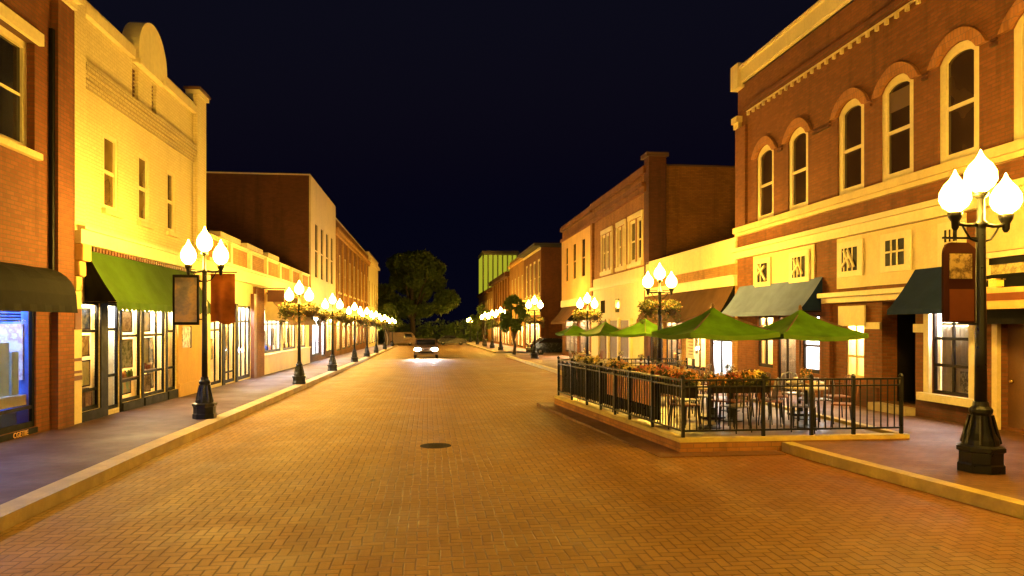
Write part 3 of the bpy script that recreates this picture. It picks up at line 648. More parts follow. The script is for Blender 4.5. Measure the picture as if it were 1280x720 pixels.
# ------------------------------------------------------------------ RIGHT 1: big red brick corner building
f = Fac('arched_brick_building', 'large red brick building on the right with arched windows and cream cornice', 'building', XR, -1, 2.0, 23.5, 10.12, 'brick_rb', 14)
W = [(20.95,22.1),(18.94,20.06),(16.35,17.49),(14.56,15.70),(12.68,13.79),(10.78,11.90),(8.6,9.7),(6.6,7.7),(4.4,5.5)]
for a, b in W:
    f.window(a, b, 5.36, 7.72, 'cream', 'gdark2', .18, True, arch=.29, sill=False, rec=.05); f.hood(a, b, 7.43, .29)
f.part('blind_or_reflection', 'brown', (14.75,15.51,6.95,7.4,-.087,-.081))  # brown panel added for a reflection on the upper sash, no real blind
for (p, q) in zip(W, W[1:]):
    f.parts('string_course', 'brick_dark', (q[1]+.32, p[0]-.32, 7.28, 7.34, .001, .06), (q[1]+.32, p[0]-.32, 7.38, 7.42, .001, .04))
f.part('cornice', 'cream', (2,23.5,10.12,10.2,.001,.08),(2,23.5,10.2,10.62,.001,.12),(2,23.5,10.62,10.70,-.3,.19))
f.parts('corner_block', 'cream', (23.0,23.58,10.02,10.84,-.1,.24), bevel=.02); f.parts('corner_block', 'cream2', (23.15,23.6,8.9,9.1,.001,.2),(23.2,23.56,8.72,8.9,.001,.14))
m = MB()
f.b(m, 3.0, 22.7, 9.1, 9.12, .001, .08)
for k in range(54): f.b(m, 22.6-k*.36, 22.68-k*.36, 8.98, 9.1, .001, .07)
m.build('dentil_course', M['cream2'], f.root)
f.part('brick_frieze', 'brick_red', (2.0,22.9,9.12,9.22,.001,.05),(2.0,22.9,9.22,9.34,.001,.09))
f.part('corner_pilaster', 'brick_rb', (22.75,23.5,5.36,8.7,.001,.1))
f.part('sill_course', 'cream2', (2,23.5,5.16,5.34,.001,.2),(2,23.5,5.06,5.16,.001,.12))
f.part('belt_course', 'cream', (2,23.5,4.30,4.52,.001,.14),(2,23.5,4.52,4.64,.001,.26))
def plaque(y0, y1, z0, z1, kind):
    w = f.part('plaque', 'cream', (y0, y1, z0, z1, .05, .09))
    m = MB(); a, b, c, d = y0+.2, y1-.2, z0+.14, z1-.16; f.b(m, a, b, c, d, .091, .096); m.build('dark_grille', M['frame_bk'], w)
    m = MB(); w_ = b-a; h = d-c; e0, e1 = .097, .112
    if kind == 0:
        for t in (.3,.62): f.b(m, a+w_*t, a+w_*t+.045, c, d, e0, e1)
        f.b(m, a, b, c+h*.5, c+h*.57, e0, e1)
    elif kind == 1:
        for t in (.25,.55,.8): f.b(m, a+w_*t, a+w_*t+.035, c, d, e0, e1)
        for t in (.15,.4): m.bar((f.x(.114), a+w_*t, c+h*.15), (f.x(.114), a+w_*(t+.4), d-h*.1), .05)
        m.bar((f.x(.116), b-.05, c+h*.2), (f.x(.116), a+w_*.4, d-h*.3), .05)
    else:
        m.bar((f.x(.114), a+.05, c+.05), (f.x(.114), b-.1, d-.05), .07); m.bar((f.x(.117), a+.1, d-.1), (f.x(.117), b-.05, c+h*.4), .07); f.b(m, a+w_*.6, a+w_*.6+.06, c, d, e0, e1)
    m.build('lattice', M['cream'], w)
f.parts('panel_field', 'cream2', (18.55,22.25,3.0,4.28,.001,.045)); f.parts('panel_field', 'cream2', (13.0,17.45,3.0,4.28,.001,.045)); f.parts('panel_field', 'cream2', (8.2,12.5,3.45,4.28,.001,.045))
for y0, y1, k in ((21.0,22.05,2),(18.75,19.85,1),(16.3,17.35,1),(14.55,15.6,0),(12.95,13.7,0)): plaque(y0, y1, 3.28, 4.16, k)
f.part('lower_cornice', 'cream', (13.2,18.0,2.64,2.78,.001,.16),(13.2,18.0,2.78,2.9,.001,.28), bevel=.01)
f.part('shopfront_brick', 'brick_red', (17.7,18.1,-.1,2.63,.001,.1))
# ground floor openings
f.shop(21.0, 22.0, .75, 2.35, 'lit_warm', 'shop_wall', 'frame_dk', .08, 2.5, (21.5,), (1.7,)); f.shop(19.6, 20.7, .1, 2.35, 'lit_warm', 'shop_dk', 'frame_dk', .08, 2.5, (20.2,), (1.9,), name='shop_door')
f.shop(18.35, 19.25, .75, 2.35, 'lit_white', 'shop_white', 'frame_dk', .08, 2.0, (), (1.5,)); f.shop(16.35, 17.1, .75, 2.2, 'lit_warm', 'shop_wall', 'cream2', .07, 1.6, (16.72,), (1.3,))
f.part('sign_panel', 'cream', (16.2,17.3,2.05,2.55,.05,.1), label='blank cream panel under the cornice')
f.hole(14.5, 15.66, .3, 2.6)
w = f.part('door', 'wood', (14.5,15.66,.3,2.6,-1.2,-1.14)); f.part('door_panel', 'frame_dk', (14.62,15.02,.5,1.3,-1.139,-1.12),(15.12,15.52,.5,1.3,-1.139,-1.12),(14.62,15.02,1.45,2.4,-1.139,-1.12),(15.12,15.52,1.45,2.4,-1.139,-1.12), parent=w)
m = MB(); D = -1.2
for y in (14.5, 15.66): f.q(m, (y,.3,-.38),(y,2.6,-.38),(y,2.6,D),(y,.3,D))
f.q(m, (14.5,2.6,-.38),(15.66,2.6,-.38),(15.66,2.6,D),(14.5,2.6,D)); f.q(m, (14.5,.3,-.38),(15.66,.3,-.38),(15.66,.3,D),(14.5,.3,D)); m.build('doorway_lining', M['frame_bk'], f.root)
f.part('door_step', 'coping', (14.4,15.76,-.05,.28,.002,.3))
f.parts('impost', 'cream', (15.66,16.25,1.98,2.14,.001,.06),(14.0,14.5,1.92,2.1,.001,.06))
f.parts('plinth', 'brick_dark', (12.2,14.4,-.1,.55,.001,.07),(15.76,17.7,-.1,.6,.001,.07))
f.part('window_trim', 'cream', (13.98,14.14,.5,2.5,.001,.08),(12.72,12.86,.5,2.5,.001,.08),(12.6,14.2,.5,.66,.0805,.2),(12.86,13.98,2.4,2.5,.001,.08))
f.shop(12.86, 13.98, .66, 2.5, 'lit_white', 'shop_wall', 'frame_dk', .05, 1.4, (13.42,), (1.25,1.8))
f.hole(10.3, 12.15, .2, 2.35)
w = f.part('door', 'wood', (10.3,12.15,.2,2.35,-.2,-.14), label='plain brown door with a brass knob')
m = MB().lathe([(.015,0),(.035,.02),(.04,.05),(.02,.08)], (0,0,0), 12); m.v = [(f.x(-.14+z), 12.02+x, 1.05+y) for x, y, z in m.v]; m.build('door_knob', M['brass'], w, smooth=True)
f.part('door_jamb', 'cream2', (12.15,12.28,.15,2.4,.001,.08))
f.part('transom_frame', 'cream', (10.3,12.42,3.32,3.42,.047,.16),(12.32,12.42,2.5,3.32,.047,.16))
f.part('transom_blind', 'frame_bk', (10.3,12.32,3.2,3.32,.047,.1))
f.part('transom_glass', 'brass', (10.3,12.32,2.6,3.2,.046,.06)) if False else None
m = MB(); f.b(m, 10.3,12.32,2.6,3.2,.046,.06); m.build('transom_glass', picture('amber_glass', 31, [(.32,.24,.08),(.5,.42,.16),(.22,.16,.05),(.6,.5,.2)], 9), f.root)
f.finish(coping='brown', cop=.02)
awning(f, 18.15, 23.3, 3.36, 2.46, .66, 'awn_grey', 'grey blue awning on the red brick building behind the lime umbrellas', 'awn_navy', .12)
awning(f, 12.62, 14.45, 3.3, 2.4, .66, 'awn_navy', 'navy awning beside the maroon lamp banner over the cream framed window', 'awn_navy', .1)
awning(f, 9.9, 12.5, 3.02, 2.2, .55, 'awn_black', 'black curved awning under the amber transom at the right edge', 'awn_black', .1, bull=True)
bs = empty('box_sign', (f.x(.6), 11.6, 2.3), 'orange brown box sign hung on the black awning at the right edge', 'sign')
m = MB(); m.prism([(f.x(.72), 11.75, 2.36),(f.x(.72), 10.6, 2.36),(f.x(.72), 10.6, 2.72),(f.x(.72), 11.62, 2.72)], (0,0,0), (-.12,0,0)); m.build('body', M['stucco_o'], bs)
m = MB(); m.prism([(f.x(.845), 11.58, 2.50),(f.x(.845), 10.6, 2.50),(f.x(.845), 10.6, 2.63),(f.x(.845), 11.54, 2.63)], (0,0,0), (-.008,0,0)); m.build('stripe', M['rust'], bs)
ln = empty('lantern', (f.x(.7), 11.4, 2.73), 'small brass lantern on top of the orange brown box sign', 'lantern')
m = MB(); f.b(m, 11.28, 11.5, 2.725, 2.745, .66, .84); f.b(m, 11.28, 11.5, 2.86, 2.88, .66, .84); m.build('frame', M['brass'], ln); m = MB(); f.b(m, 11.3, 11.48, 2.745, 2.86, .68, .82); m.build('lens', M['fl_ye'], ln)
for a, b, lb in ((21.05,21.3,'narrow cream curtain hung in the window next to the corner pier'),(21.7,21.95,'wide cream curtain hung beside the corner pier'),(19.65,19.95,'cream curtain hung inside the glazed door under the grey awning')):
    m = MB(); n = 10
    for i in range(n):
        ya, yb = a+(b-a)*i/n, a+(b-a)*(i+1)/n; da, db = -.2+.03*(i % 2), -.2+.03*((i+1) % 2); f.q(m, (ya,.8,da),(yb,.8,db),(yb,2.33,db),(ya,2.33,da))
    tag(m.build('curtain', M['curtain']), lb, 'curtain')
m = MB(); n = 16
for i in range(n):
    ya, yb = 12.9+1.05*i/n, 12.9+1.05*(i+1)/n; da, db = -.2+.03*(i % 2), -.2+.03*((i+1) % 2); f.q(m, (ya,.7,da),(yb,.7,db),(yb,2.05,db),(ya,2.05,da))
tag(m.build('curtain', M['curtain']), 'gathered lace curtain in the cream framed window behind the lamp post', 'curtain')
m = MB(); f.b(m, 13.0, 13.35, .75, 1.15, -.16, -.14); tag(m.build('framed_sketch', picture('sketch', 9, [(.6,.55,.4),(.1,.08,.06),(.65,.6,.45),(.3,.25,.2)], 12)), 'dark sketch leaning at the foot of the lace curtain', 'picture')

# ------------------------------------------------------------------ RIGHT 2: low cream building
f = Fac('low_cream_building', 'low cream fronted shop between the arched brick building and the taller brick row', 'building', XR, -1, 23.55, 33.7, 4.95, 'brick_or', 16)
f.part('parapet_render', 'stucco_y', (23.55,33.7,4.18,4.95,.001,.08)); f.part('band', 'cream', (23.55,33.7,3.42,3.72,.001,.12),(23.55,33.7,3.72,3.78,.001,.18))
f.shop(24.0, 26.0, -.02, 2.3, 'lit_white', 'shop_white', 'frame_dk', .1, 2.0, (25.0,), (1.5,), name='shop_door')
f.shop(26.4, 28.6, .3, 2.3, 'lit_warm', 'shop_wall', 'frame_dk', .1, 2.5, (27.1,27.9), (1.8,)); f.shop(29.0, 31.0, .3, 2.3, 'lit_warm', 'shop_dk', 'frame_dk', .1, 2.5, (29.7,30.4), (1.8,)); f.shop(31.4, 33.3, .3, 2.3, 'lit_warm', 'shop_wall', 'frame_dk', .1, 2.5, (32.3,), (1.8,))
f.finish(coping='cream', cop=.12)
awning(f, 23.7, 33.2, 3.45, 2.3, .66, 'awn_brown', 'dark brown awning along the low cream shop', 'awn_side', .15)
for i, (a, b, c0, c1, cn, lb) in enumerate(((26.5,27.0,1.0,2.1,'brown','brown print behind the menu board in the low cream shop'),(28.0,28.5,.9,2.0,'gold','gold print right of the menu board in the low cream shop'),(29.8,30.3,1.0,2.0,'red','red print in the middle window of the low cream shop'),(32.4,33.0,1.0,2.0,'brown','brown print in the far window of the low cream shop'))):
    wall_print(f, a, b, c0, c1, -.3, lb, PAL[cn], 5, 100+i)
goods(f, 29.1, 30.9, .5, -.3, 'shelf of jars in the middle window of the low cream shop', 5, .35)
mbd = empty('menu_board', (f.x(.25), 27.3, .15), 'cream menu board with lines of writing beneath the brown awning', 'menu board')
m = MB(); f.b(m, 26.9,27.75,.75,2.05,.22,.27); m.build('panel', M['cream'], mbd)
m = MB()
for k in range(9): f.b(m, 27.0, 27.0+rnd.uniform(.4,.65), .9+k*.12, .93+k*.12, .271,.276)
m.build('lettering', M['brown'], mbd)
m = MB(); f.b(m, 26.9,26.96,g(27)+.15,.75,.22,.27); m.build('leg', M['frame_bk'], mbd); m = MB(); f.b(m, 27.69,27.75,g(27)+.15,.75,.22,.27); m.build('leg', M['frame_bk'], mbd)

# ------------------------------------------------------------------ RIGHT 3: two storey brick row
f = Fac('corner_brick_building', 'brown brick two storey building with corner buttress and pale paired windows', 'building', XR, -1, 33.75, 45.4, 9.75, 'brick_br', 16)
for a, b in ((34.5,35.5),(35.75,36.75),(37.6,38.3),(38.45,39.15),(40.3,41.0),(41.15,41.85),(42.0,42.7)):
    f.window(a, b, 5.25, 7.45, 'cream', 'gdark2', .16, True, sill=False)
for a, b in ((34.35,36.9),(37.45,39.3),(40.15,42.85)): f.part('window_surround', 'cream', (a, b, 7.48, 7.72, .001, .1),(a, b, 5.0, 5.22, .001, .14),(a,a+.12,5.22,7.48,.001,.08),(b-.12,b,5.22,7.48,.001,.08))
f.part('cornice', 'brick_rb', (33.75,45.4,8.5,8.75,.001,.16),(33.75,45.4,8.75,8.95,.001,.28),(33.75,45.4,9.4,9.75,.001,.18))
f.part('buttress', 'brick_dark', (33.3,34.05,-.5,10.1,-.8,.06)); f.part('buttress_cap', 'brown', (33.2,34.15,10.1,10.28,-.9,.2))
f.part('pilaster', 'brick_br', (44.9,45.4,3.9,8.5,.001,.14)); f.part('ground_floor_render', 'stucco_y', (34.1,45.4,-.5,4.9,.001,.07)); f.part('ledge', 'cream', (34.1,45.4,4.2,4.4,.07,.2))
f.finish(coping='brown')
for a, b in ((38.6,39.4),(41.8,42.8)): f.part('small_window', 'gdark2', (a, b, 2.75, 3.5, .071, .09))
f.part('shop_window', 'lit_dim', (35.2,38.0,.2,2.3,.071,.08)) if False else None
f.parts('column', 'cream', (36.0,36.3,-.3,2.4,.07,.2),(38.3,38.6,-.3,2.4,.07,.2),(40.6,40.9,-.3,2.4,.07,.2),(43,43.3,-.3,2.4,.07,.2))
f.parts('shopfront_panel', 'brown', (36.4,38.2,-.3,2.3,.071,.1),(38.7,40.5,-.3,2.3,.071,.1),(41.0,42.9,-.3,2.3,.071,.1))
f = Fac('yellow_fronted_building', 'brick building with yellow rendered front and three dark windows', 'building', XR, -1, 45.45, 55.8, 9.7, 'brick_rb', 16)
f.part('front_render', 'stucco_o', (45.45,55.8,7.95,8.5,.001,.06),(45.45,55.8,3.9,5.25,.001,.06),(45.45,47.3,5.25,7.95,.001,.06),(48.4,50.3,5.25,7.95,.001,.06),(51.4,53.2,5.25,7.95,.001,.06),(54.2,55.8,5.25,7.95,.001,.06))
for a, b in ((47.3,48.4),(50.3,51.4),(53.2,54.2)): f.window(a, b, 5.25, 7.95, 'stucco_o', 'gdark', .1, True, sill=False, rec=-.04)
f.part('cornice', 'brick_rb', (45.45,55.8,8.5,8.7,.001,.18),(45.45,55.8,9.3,9.6,.001,.2)); f.part('band', 'cream', (45.45,55.8,3.4,3.9,.001,.14))
f.shop(46.2, 49.5, .0, 2.4, 'lit_warm', 'shop_dk', 'frame_dk', .1, 2, (47.8,), (1.9,)); f.shop(50.2, 54.6, .0, 2.4, 'lit_warm', 'shop_dk', 'frame_dk', .1, 2, (51.6,53.0), (1.9,))
f.finish(coping='brown'); awning(f, 49.6, 55.5, 3.4, 2.3, .9, 'awn_brown', 'brown awning on the yellow rendered front', 'awn_side', .2)

# ------------------------------------------------------------------ RIGHT 4..7
f = Fac('eaved_brick_building', 'dark brick corner building with overhanging eaves across the side street', 'building', XR, -1, 66.7, 78.6, 9.3, 'brick_red', 16)
for k in range(4): a = 67.4+k*2.8; f.window(a, a+1.3, 4.9, 8.3, 'cream', 'gdark', .2, True, sill=True)
f.part('eaves', 'roof', (66.2,79,9.4,9.65,-16,.7)); f.part('eaves_band', 'cream', (66.6,78.7,9.1,9.3,.001,.12)); f.part('render_band', 'stucco_y', (66.7,78.6,3.0,4.7,.001,.08))
for k in range(3): a = 67.6+k*3.6; f.shop(a, a+2.8, -.3, 2.2, 'lit_warm', 'shop_wall', 'frame_dk', .1, 2.0, (a+1.4,), ())
f.finish(coping='roof')
f = Fac('orange_brick_building', 'orange lit plain brick building beyond the eaved corner building', 'building', XR, -1, 78.7, 92.7, 9.9, 'brick_or', 14)
for k in range(4): a = 79.7+k*3.2; f.window(a, a+1.0, 4.6, 7.6, 'cream', 'gdark2', .12); f.shop(a-.2, a+2.0, -.5, 1.9, 'lit_warm', 'shop_wall', 'frame_dk', .1, 2.0, (), ())
f.part('cornice', 'stucco_o', (78.7,92.7,9.2,9.5,.001,.25)); f.finish()
f = Fac('far_brick_building', 'far lower brick building with dark overhanging cornice on the right', 'building', XR, -1, 92.8, 118, 8.9, 'brick_or', 14)
for k in range(7): a = 93.8+k*3.4; f.window(a, a+1.1, 4.2, 7.0, 'stucco_o', 'gdark2', .15); f.part('pilaster', 'brick_rb', (a-.9, a-.5, 2.6, 8.2, .001, .2)); f.shop(a-.3, a+2.0, -.7, 1.6, 'lit_warm', 'shop_wall', 'frame_dk', .1, 2.0, (), ())
f.part('cornice', 'brick_dark', (92.8,118,8.3,8.9,.001,.6)); f.finish(coping='roof')
f = Fac('farthest_brick_building', 'farthest brick building at the end of the right row', 'building', XR, -1, 118.1, 150, 8.2, 'brick_or', 12)
for k in range(8): a = 119.3+k*3.8; f.window(a, a+1.2, 3.6, 6.4, 'cream', 'gdark2', .15)
f.part('cornice', 'brick_rb', (118.1,150,7.5,8.1,.001,.4)); f.finish()
tw = empty('office_tower', (15, 152, g(150)), 'tall yellow green lit office block above the far right roofs', 'building')
MB().box(11.5, 19, 152, 164, -2, 17.2).build('wall', M['stucco_y'], tw)
for k in range(7):
    x = 11.75+k*1.03
    w = MB().box(x, x+.72, 151.93, 151.985, 3, 16.7).build('window', M['glow_green'], tw)  # strips glow to stand in for light falling on the tower front
m = MB()
for k in range(5): m.box(11.44, 11.497, 153+k*2.1, 154.5+k*2.1, 3, 16.7)
m.build('side_window', M['glow_green'], tw)  # side strips glow likewise, instead of a floodlit wall
MB().box(11.3, 19.2, 151.8, 164.2, 17.2, 17.6).build('parapet', M['coping'], tw)

# ------------------------------------------------------------------ STREET LAMPS
def lamp_proto():
    r = empty('street_lamp', (0,0,0))
    b = MB()
    b.lathe([(.29,0),(.29,.10),(.27,.12),(.27,.26),(.30,.28),(.30,.33),(.24,.35)], n=8, rot=PI/8); b.build('base', M['black'], r)
    c = MB().lathe([(.22,.35),(.215,.42),(.17,.50),(.135,.62),(.115,.74),(.14,.78),(.14,.82),(.10,.86),(.09,.92)], n=16)
    for k in range(8):
        a = 2*PI*k/8; c.bar((.215*math.cos(a), .215*math.sin(a), .37), (.125*math.cos(a), .125*math.sin(a), .74), .035)
    c.build('pedestal', M['black'], r, smooth=False)
    p = MB().lathe([(.075,.92),(.07,1.6),(.058,3.2),(.058,3.24),(.085,3.26),(.085,3.30),(.05,3.33),(.045,3.62)], n=14); p.build('pole', M['black'], r, smooth=True)
    for sx in (-1, 1):
        a = MB(); pts = [(sx*.05,0,3.28),(sx*.2,0,3.26),(sx*.34,0,3.27),(sx*.41,0,3.33)]; a.tube(pts, .026, 8)
        a.tube([(sx*.06,0,3.05),(sx*.16,0,3.08),(sx*.24,0,3.17),(sx*.30,0,3.26)], .014, 6)
        a.lathe([(.02,3.18),(.045,3.22),(.05,3.30),(.085,3.36),(.095,3.42),(.07,3.43)], (sx*.41,0,0), 12)
        a.build('arm', M['black'], r, smooth=True)
        gp = [(.07,3.43),(.15,3.49),(.195,3.58),(.19,3.68),(.14,3.78),(.075,3.85),(.03,3.92),(.008,3.98)]
        MB().lathe(gp, (sx*.41,0,0), 14).build('globe', M['globe'], r, smooth=True)
    MB().lathe([(.05,3.62),(.095,3.66),(.10,3.70),(.07,3.705)], n=12).build('top_fitter', M['black'], r, smooth=True)
    MB().lathe([(.07,3.71),(.15,3.77),(.20,3.86),(.195,3.97),(.145,4.07),(.075,4.14),(.03,4.21),(.008,4.27)], n=14).build('globe', M['globe'], r, smooth=True)
    return r
LP = lamp_proto()
left_l = [(-4.70, 15.9, 'black three globe street lamp with picture panel in front of the green awning'), (-4.48, 25.9, 'black street lamp with flower baskets before the brown awning on the left'),
 (-4.46, 34.6, 'lit street lamp on the left kerb second beyond the one with picture panel'), (-4.46, 44.8, 'lit street lamp on the left kerb outside the pale fronted dark brick building'),
 (-4.48, 54.0, 'lit lamp on the left kerb at the start of the long brick building'), (-4.48, 63.5, 'lit lamp on the left kerb midway along the long brick building'), (-4.48, 76, 'lit lamp near the far end of the long brick building'), (-4.48, 92, 'farthest left street lamp beside the end building'),
 (-4.70, 1.2, 'left street lamp just out of frame beside the blue lit shop')]
right_l = [(7.31, 8.8, 'nearest black street lamp on the right with maroon banner'), (7.35, 22.3, 'lit street lamp just behind the fenced cafe platform'), (7.3, 32.6, 'lit street lamp beside the small green umbrellas further along'), (7.2, 48.5, 'lit street lamp outside the yellow rendered front'),
 (7.1, 70.5, 'lit street lamp outside the eaved brick corner building'), (7.1, 80, 'lit street lamp before the orange lit brick building'), (7.1, 90, 'lit street lamp at the end of the orange lit brick building'), (7.1, 104, 'lit street lamp before the far lower brick building'), (7.1, 122, 'farthest lit street lamp on the right pavement'),
 (8.4, -5.0, 'right street lamp behind the viewer'), (-4.70, -6.0, 'left street lamp behind the viewer')]
used = False
for x, y, lb in left_l + right_l:
    o = copy_tree(LP) if used else LP; used = True
    o.location = (x, y, g(y)+.15); o.rotation_euler.z = .12*math.sin(y*3)
    o.scale = (.82,.82,.85) if (x < 0 and 20 < y) or 30 < y < 40 else (.82,.82,.95) if x < 0 else (.92,.92,.94) if 20 < y < 25 else (1,1,1)
    tag(o, lb, 'street lamp', 'three globe street lamps along the kerbs')

# banners on lamps
lx, ly = -4.70, 15.9
bn = empty('picture_panel', (lx-.35, ly, 2.2), 'black framed picture panel hung on the left side of the near left lamp', 'banner')
m = MB(); m.box(lx-.60, lx-.15, ly-.012, ly+.012, 2.14, 3.08); m.build('picture', picture('harbour_art', 40, [(.12,.11,.11),(.2,.18,.17),(.45,.3,.12),(.1,.08,.08)], 2.6), bn)
m = MB()
for q in ((-.64,-.60,2.08,3.14),(-.15,-.11,2.08,3.14)): m.box(lx+q[0], lx+q[1], ly-.03, ly+.03, q[2], q[3])
m.box(lx-.60, lx-.15, ly-.03, ly+.03, 3.08, 3.14); m.box(lx-.60, lx-.15, ly-.03, ly+.03, 2.08, 2.14); m.build('frame', M['frame_bk'], bn)
for zz in (3.0, 2.2): MB().bar((lx-.11, ly, zz), (lx, ly, zz), .025).build('bracket', M['frame_bk'], bn)
bn = empty('cloth_banner', (lx+.35, ly, 2.2), 'plain rust orange cloth banner hung on the near left lamp', 'banner')
m = MB(); n = 12
for i in range(n):
    for k in range(6):
        def P(i, k):
            t = i/n; z = 2.12+1.05*k/6; return (lx+.12+.5*t, ly+.05*math.sin(t*9)*(1-k/8), z+.03*math.sin(t*7)*(k == 0))
        m.quad(P(i,k), P(i+1,k), P(i+1,k+1), P(i,k+1))
m.build('cloth', M['orangecloth'], bn, smooth=True)
m = MB().bar((lx, ly, 3.2), (lx+.66, ly, 3.2), .025); m.build('bracket', M['frame_bk'], bn)
rx, ry = 7.31, 8.8
bn = empty('arched_banner', (rx-.4, ry, 2.3), 'maroon arched banner with a square picture hung on the near right lamp', 'banner')
m = MB(); pts = [(rx-.09, ry, 2.12),(rx-.55, ry, 2.12),(rx-.55, ry, 3.02)] + [(rx-.43-.12*math.cos(t), ry, 3.02+.16*math.sin(t)) for t in [PI/2*i/6 for i in range(1,7)]] + [(rx-.2, ry, 3.18),(rx-.09, ry, 3.10)]
m.prism(pts, (0,-.02,0), (0,.02,0)); m.build('cloth', M['maroon'], bn)
m = MB().box(rx-.47, rx-.15, ry-.032, ry-.021, 2.7, 3.03); m.build('picture', picture('bird_art', 44, [(.4,.25,.08),(.5,.36,.14),(.08,.04,.02),(.6,.45,.2)], 7), bn)
m = MB().box(rx-.47, rx-.12, ry-.03, ry-.021, 2.14, 2.56); m.build('lower_panel', M['rust'], bn)
for zz in (3.24, 2.10): MB().bar((rx-.55, ry, zz), (rx, ry, zz), .028).build('bracket', M['black'], bn)

# hanging baskets
def basket_proto():
    r = empty('flower_basket', (0,0,0)); rg = random.Random(3)
    MB().lathe([(.05,-.2),(.14,-.16),(.2,-.05),(.22,.0)], n=14).build('basket', M['bark'], r)
    MB().leaves([(0,0,.08,.32,.32,.22),(.2,.1,-.15,.14,.14,.25),(-.2,-.05,-.18,.14,.14,.28),(0,-.22,-.1,.16,.12,.2)], 420, .055, rg).build('foliage', M['leaf2'], r)
    MB().leaves([(0,0,.1,.36,.36,.22),(.2,.1,-.15,.16,.16,.22)], 90, .035, rg).build('blossom', M['fl_or'], r)
    MB().bar((0,0,.25),(0,0,.55),.012).bar((0,0,.55),(.35,0,.55),.018).build('hook', M['black'], r)
    return r
BP = basket_proto(); first = True
hung = [(x, y, 'left') for x, y, _ in left_l[1:6]] + [(x, y, 'right') for x, y, _ in right_l[1:5]]
words = ['lamp before the brown awning','second plain lamp on the left kerb','lamp outside the pale fronted building','lamp starting the long brick building','lamp midway along the long brick building','lamp behind the cafe platform','lamp beside the small umbrellas','lamp outside the yellow rendered front','lamp outside the eaved corner building']
for (x, y, sd), w in zip(hung, words):
    for sx, sw in ((-1,'building side' if sd == 'left' else 'street side'), (1,'street side' if sd == 'left' else 'building side')):
        o = BP if first else copy_tree(BP); first = False
        o.location = (x+sx*.36, y, g(y)+.15+2.55); o.rotation_euler.z = 0 if sx < 0 else PI; o.scale = (1.05, 1.05, 1.05)
        tag(o, 'flower basket on the %s of the %s' % (sw, w), 'flower basket', 'flower baskets hanging from the street lamps')

# ------------------------------------------------------------------ CAFE PLATFORM
P = [(4.07,11.32),(8.08,11.30),(8.08,18.6),(3.28,18.54)]
zt = .20
pf = empty('cafe_platform', (5.8,15,0), 'raised fenced cafe platform standing in the parking lane', 'platform')
def poly3(ps, z): return [(x, y, z) for x, y in ps]
MB().prism(poly3([(3.62,10.95),(5.7,10.95),(5.75,18.9),(2.86,18.9)], -.1), (0,0,0), (0,0,.115)).build('apron', M['walk_r'], pf)
MB().prism(poly3(P, -.1), (0,0,0), (0,0,zt+.07)).build('deck', M['brick_br'], pf)
ed = MB()
Pin = [(4.22,11.47),(7.93,11.45),(7.93,18.45),(3.46,18.4)]
for i in (0, 1, 3):
    a, b, c, d = P[i], P[(i+1)%4], Pin[(i+1)%4], Pin[i]
    ed.prism(poly3([a,b,c,d], zt-.03), (0,0,.0), (0,0,.07))
ed.build('edge_cap', M['kerb_y'], pf)
MB().prism(poly3(Pin, zt-.029), (0,0,0), (0,0,.01)).build('decking', M['wood'], pf)
zt = .245
def rail(name, label, a, b, nb, skip_first=False):
    r = empty(name, ((a[0]+b[0])/2, (a[1]+b[1])/2, zt), label, 'railing', 'black iron railings round the cafe platform')
    A, B = Vector((a[0], a[1], zt)), Vector((b[0], b[1], zt)); d = B-A
    fr = nb if hasattr(nb, '__len__') else [i/nb for i in range(nb+1)]
    for i, t in enumerate(fr):
        if i == 0 and skip_first: continue
        p = A+d*t; m = MB(); m.box(p.x-.025, p.x+.025, p.y-.025, p.y+.025, zt-.03, zt+.96); m.lathe([(.035,.96),(.04,.985),(.025,1.01),(.005,1.02)], (p.x,p.y,zt), 8)
        m.box(p.x-.05, p.x+.05, p.y-.05, p.y+.05, zt-.03, zt-.015); m.build('post', M['black'], r)
    m = MB().bar(A+Vector((0,0,.93)), B+Vector((0,0,.93)), .05, .03); m.build('top_rail', M['black'], r)
    m = MB().bar(A+Vector((0,0,.10)), B+Vector((0,0,.10)), .03, .03); m.bar(A+Vector((0,0,.82)), B+Vector((0,0,.82)), .03, .025); m.build('lower_rail', M['black'], r)
    for t0, t1 in zip(fr, fr[1:]):
        L = (d*(t1-t0)).length; n = max(2, round(L/.115)); m = MB()
        for k in range(1, n):
            p = A+d*(t0+(t1-t0)*k/n); m.box(p.x-.008, p.x+.008, p.y-.008, p.y+.008, zt+.10, zt+.92)
        m.build('baluster_panel', M['black'], r)
    return A, d
FA, Fd = rail('cafe_railing', 'black iron railing along the front edge of the cafe platform facing the viewer', (4.15,11.40), (7.98,11.38), [0,.36,.58,.775,1])
SA, Sd = rail('cafe_railing', 'black iron railing along the street side of the cafe platform', (4.15,11.40), (3.37,18.47), [0,.17,.32,.43,.55,.68,.84,1], True)
rail('cafe_railing', 'short black iron railing at the far end of the cafe platform', (3.37,18.47), (6.6,18.52), [0,.25,.5,.75,1], True)
def cloth_on_side(name, label, t0, t1, z0, z1, mat, off, amp=.02, n=40):
    m = MB(); nrm = Vector((Sd.y, -Sd.x, 0)).normalized()
    def Q(i, z): p = SA+Sd*(t0+(t1-t0)*i/n) + nrm*(off+amp*math.sin(i*1.9)); return (p.x, p.y, zt+z)
    for i in range(n): m.quad(Q(i,z0), Q(i+1,z0), Q(i+1,z1), Q(i,z1))
    return tag(m.build(name, M[mat]), label, 'cloth')
nn = Vector((Sd.y, -Sd.x, 0)).normalized()
inw = 1 if nn.x > 0 else -1
cloth_on_side('fence_cloth', 'long black cloth tied inside the street side railing', .15, .99, .12, .83, 'blackcloth', inw*.10, .015, 70)
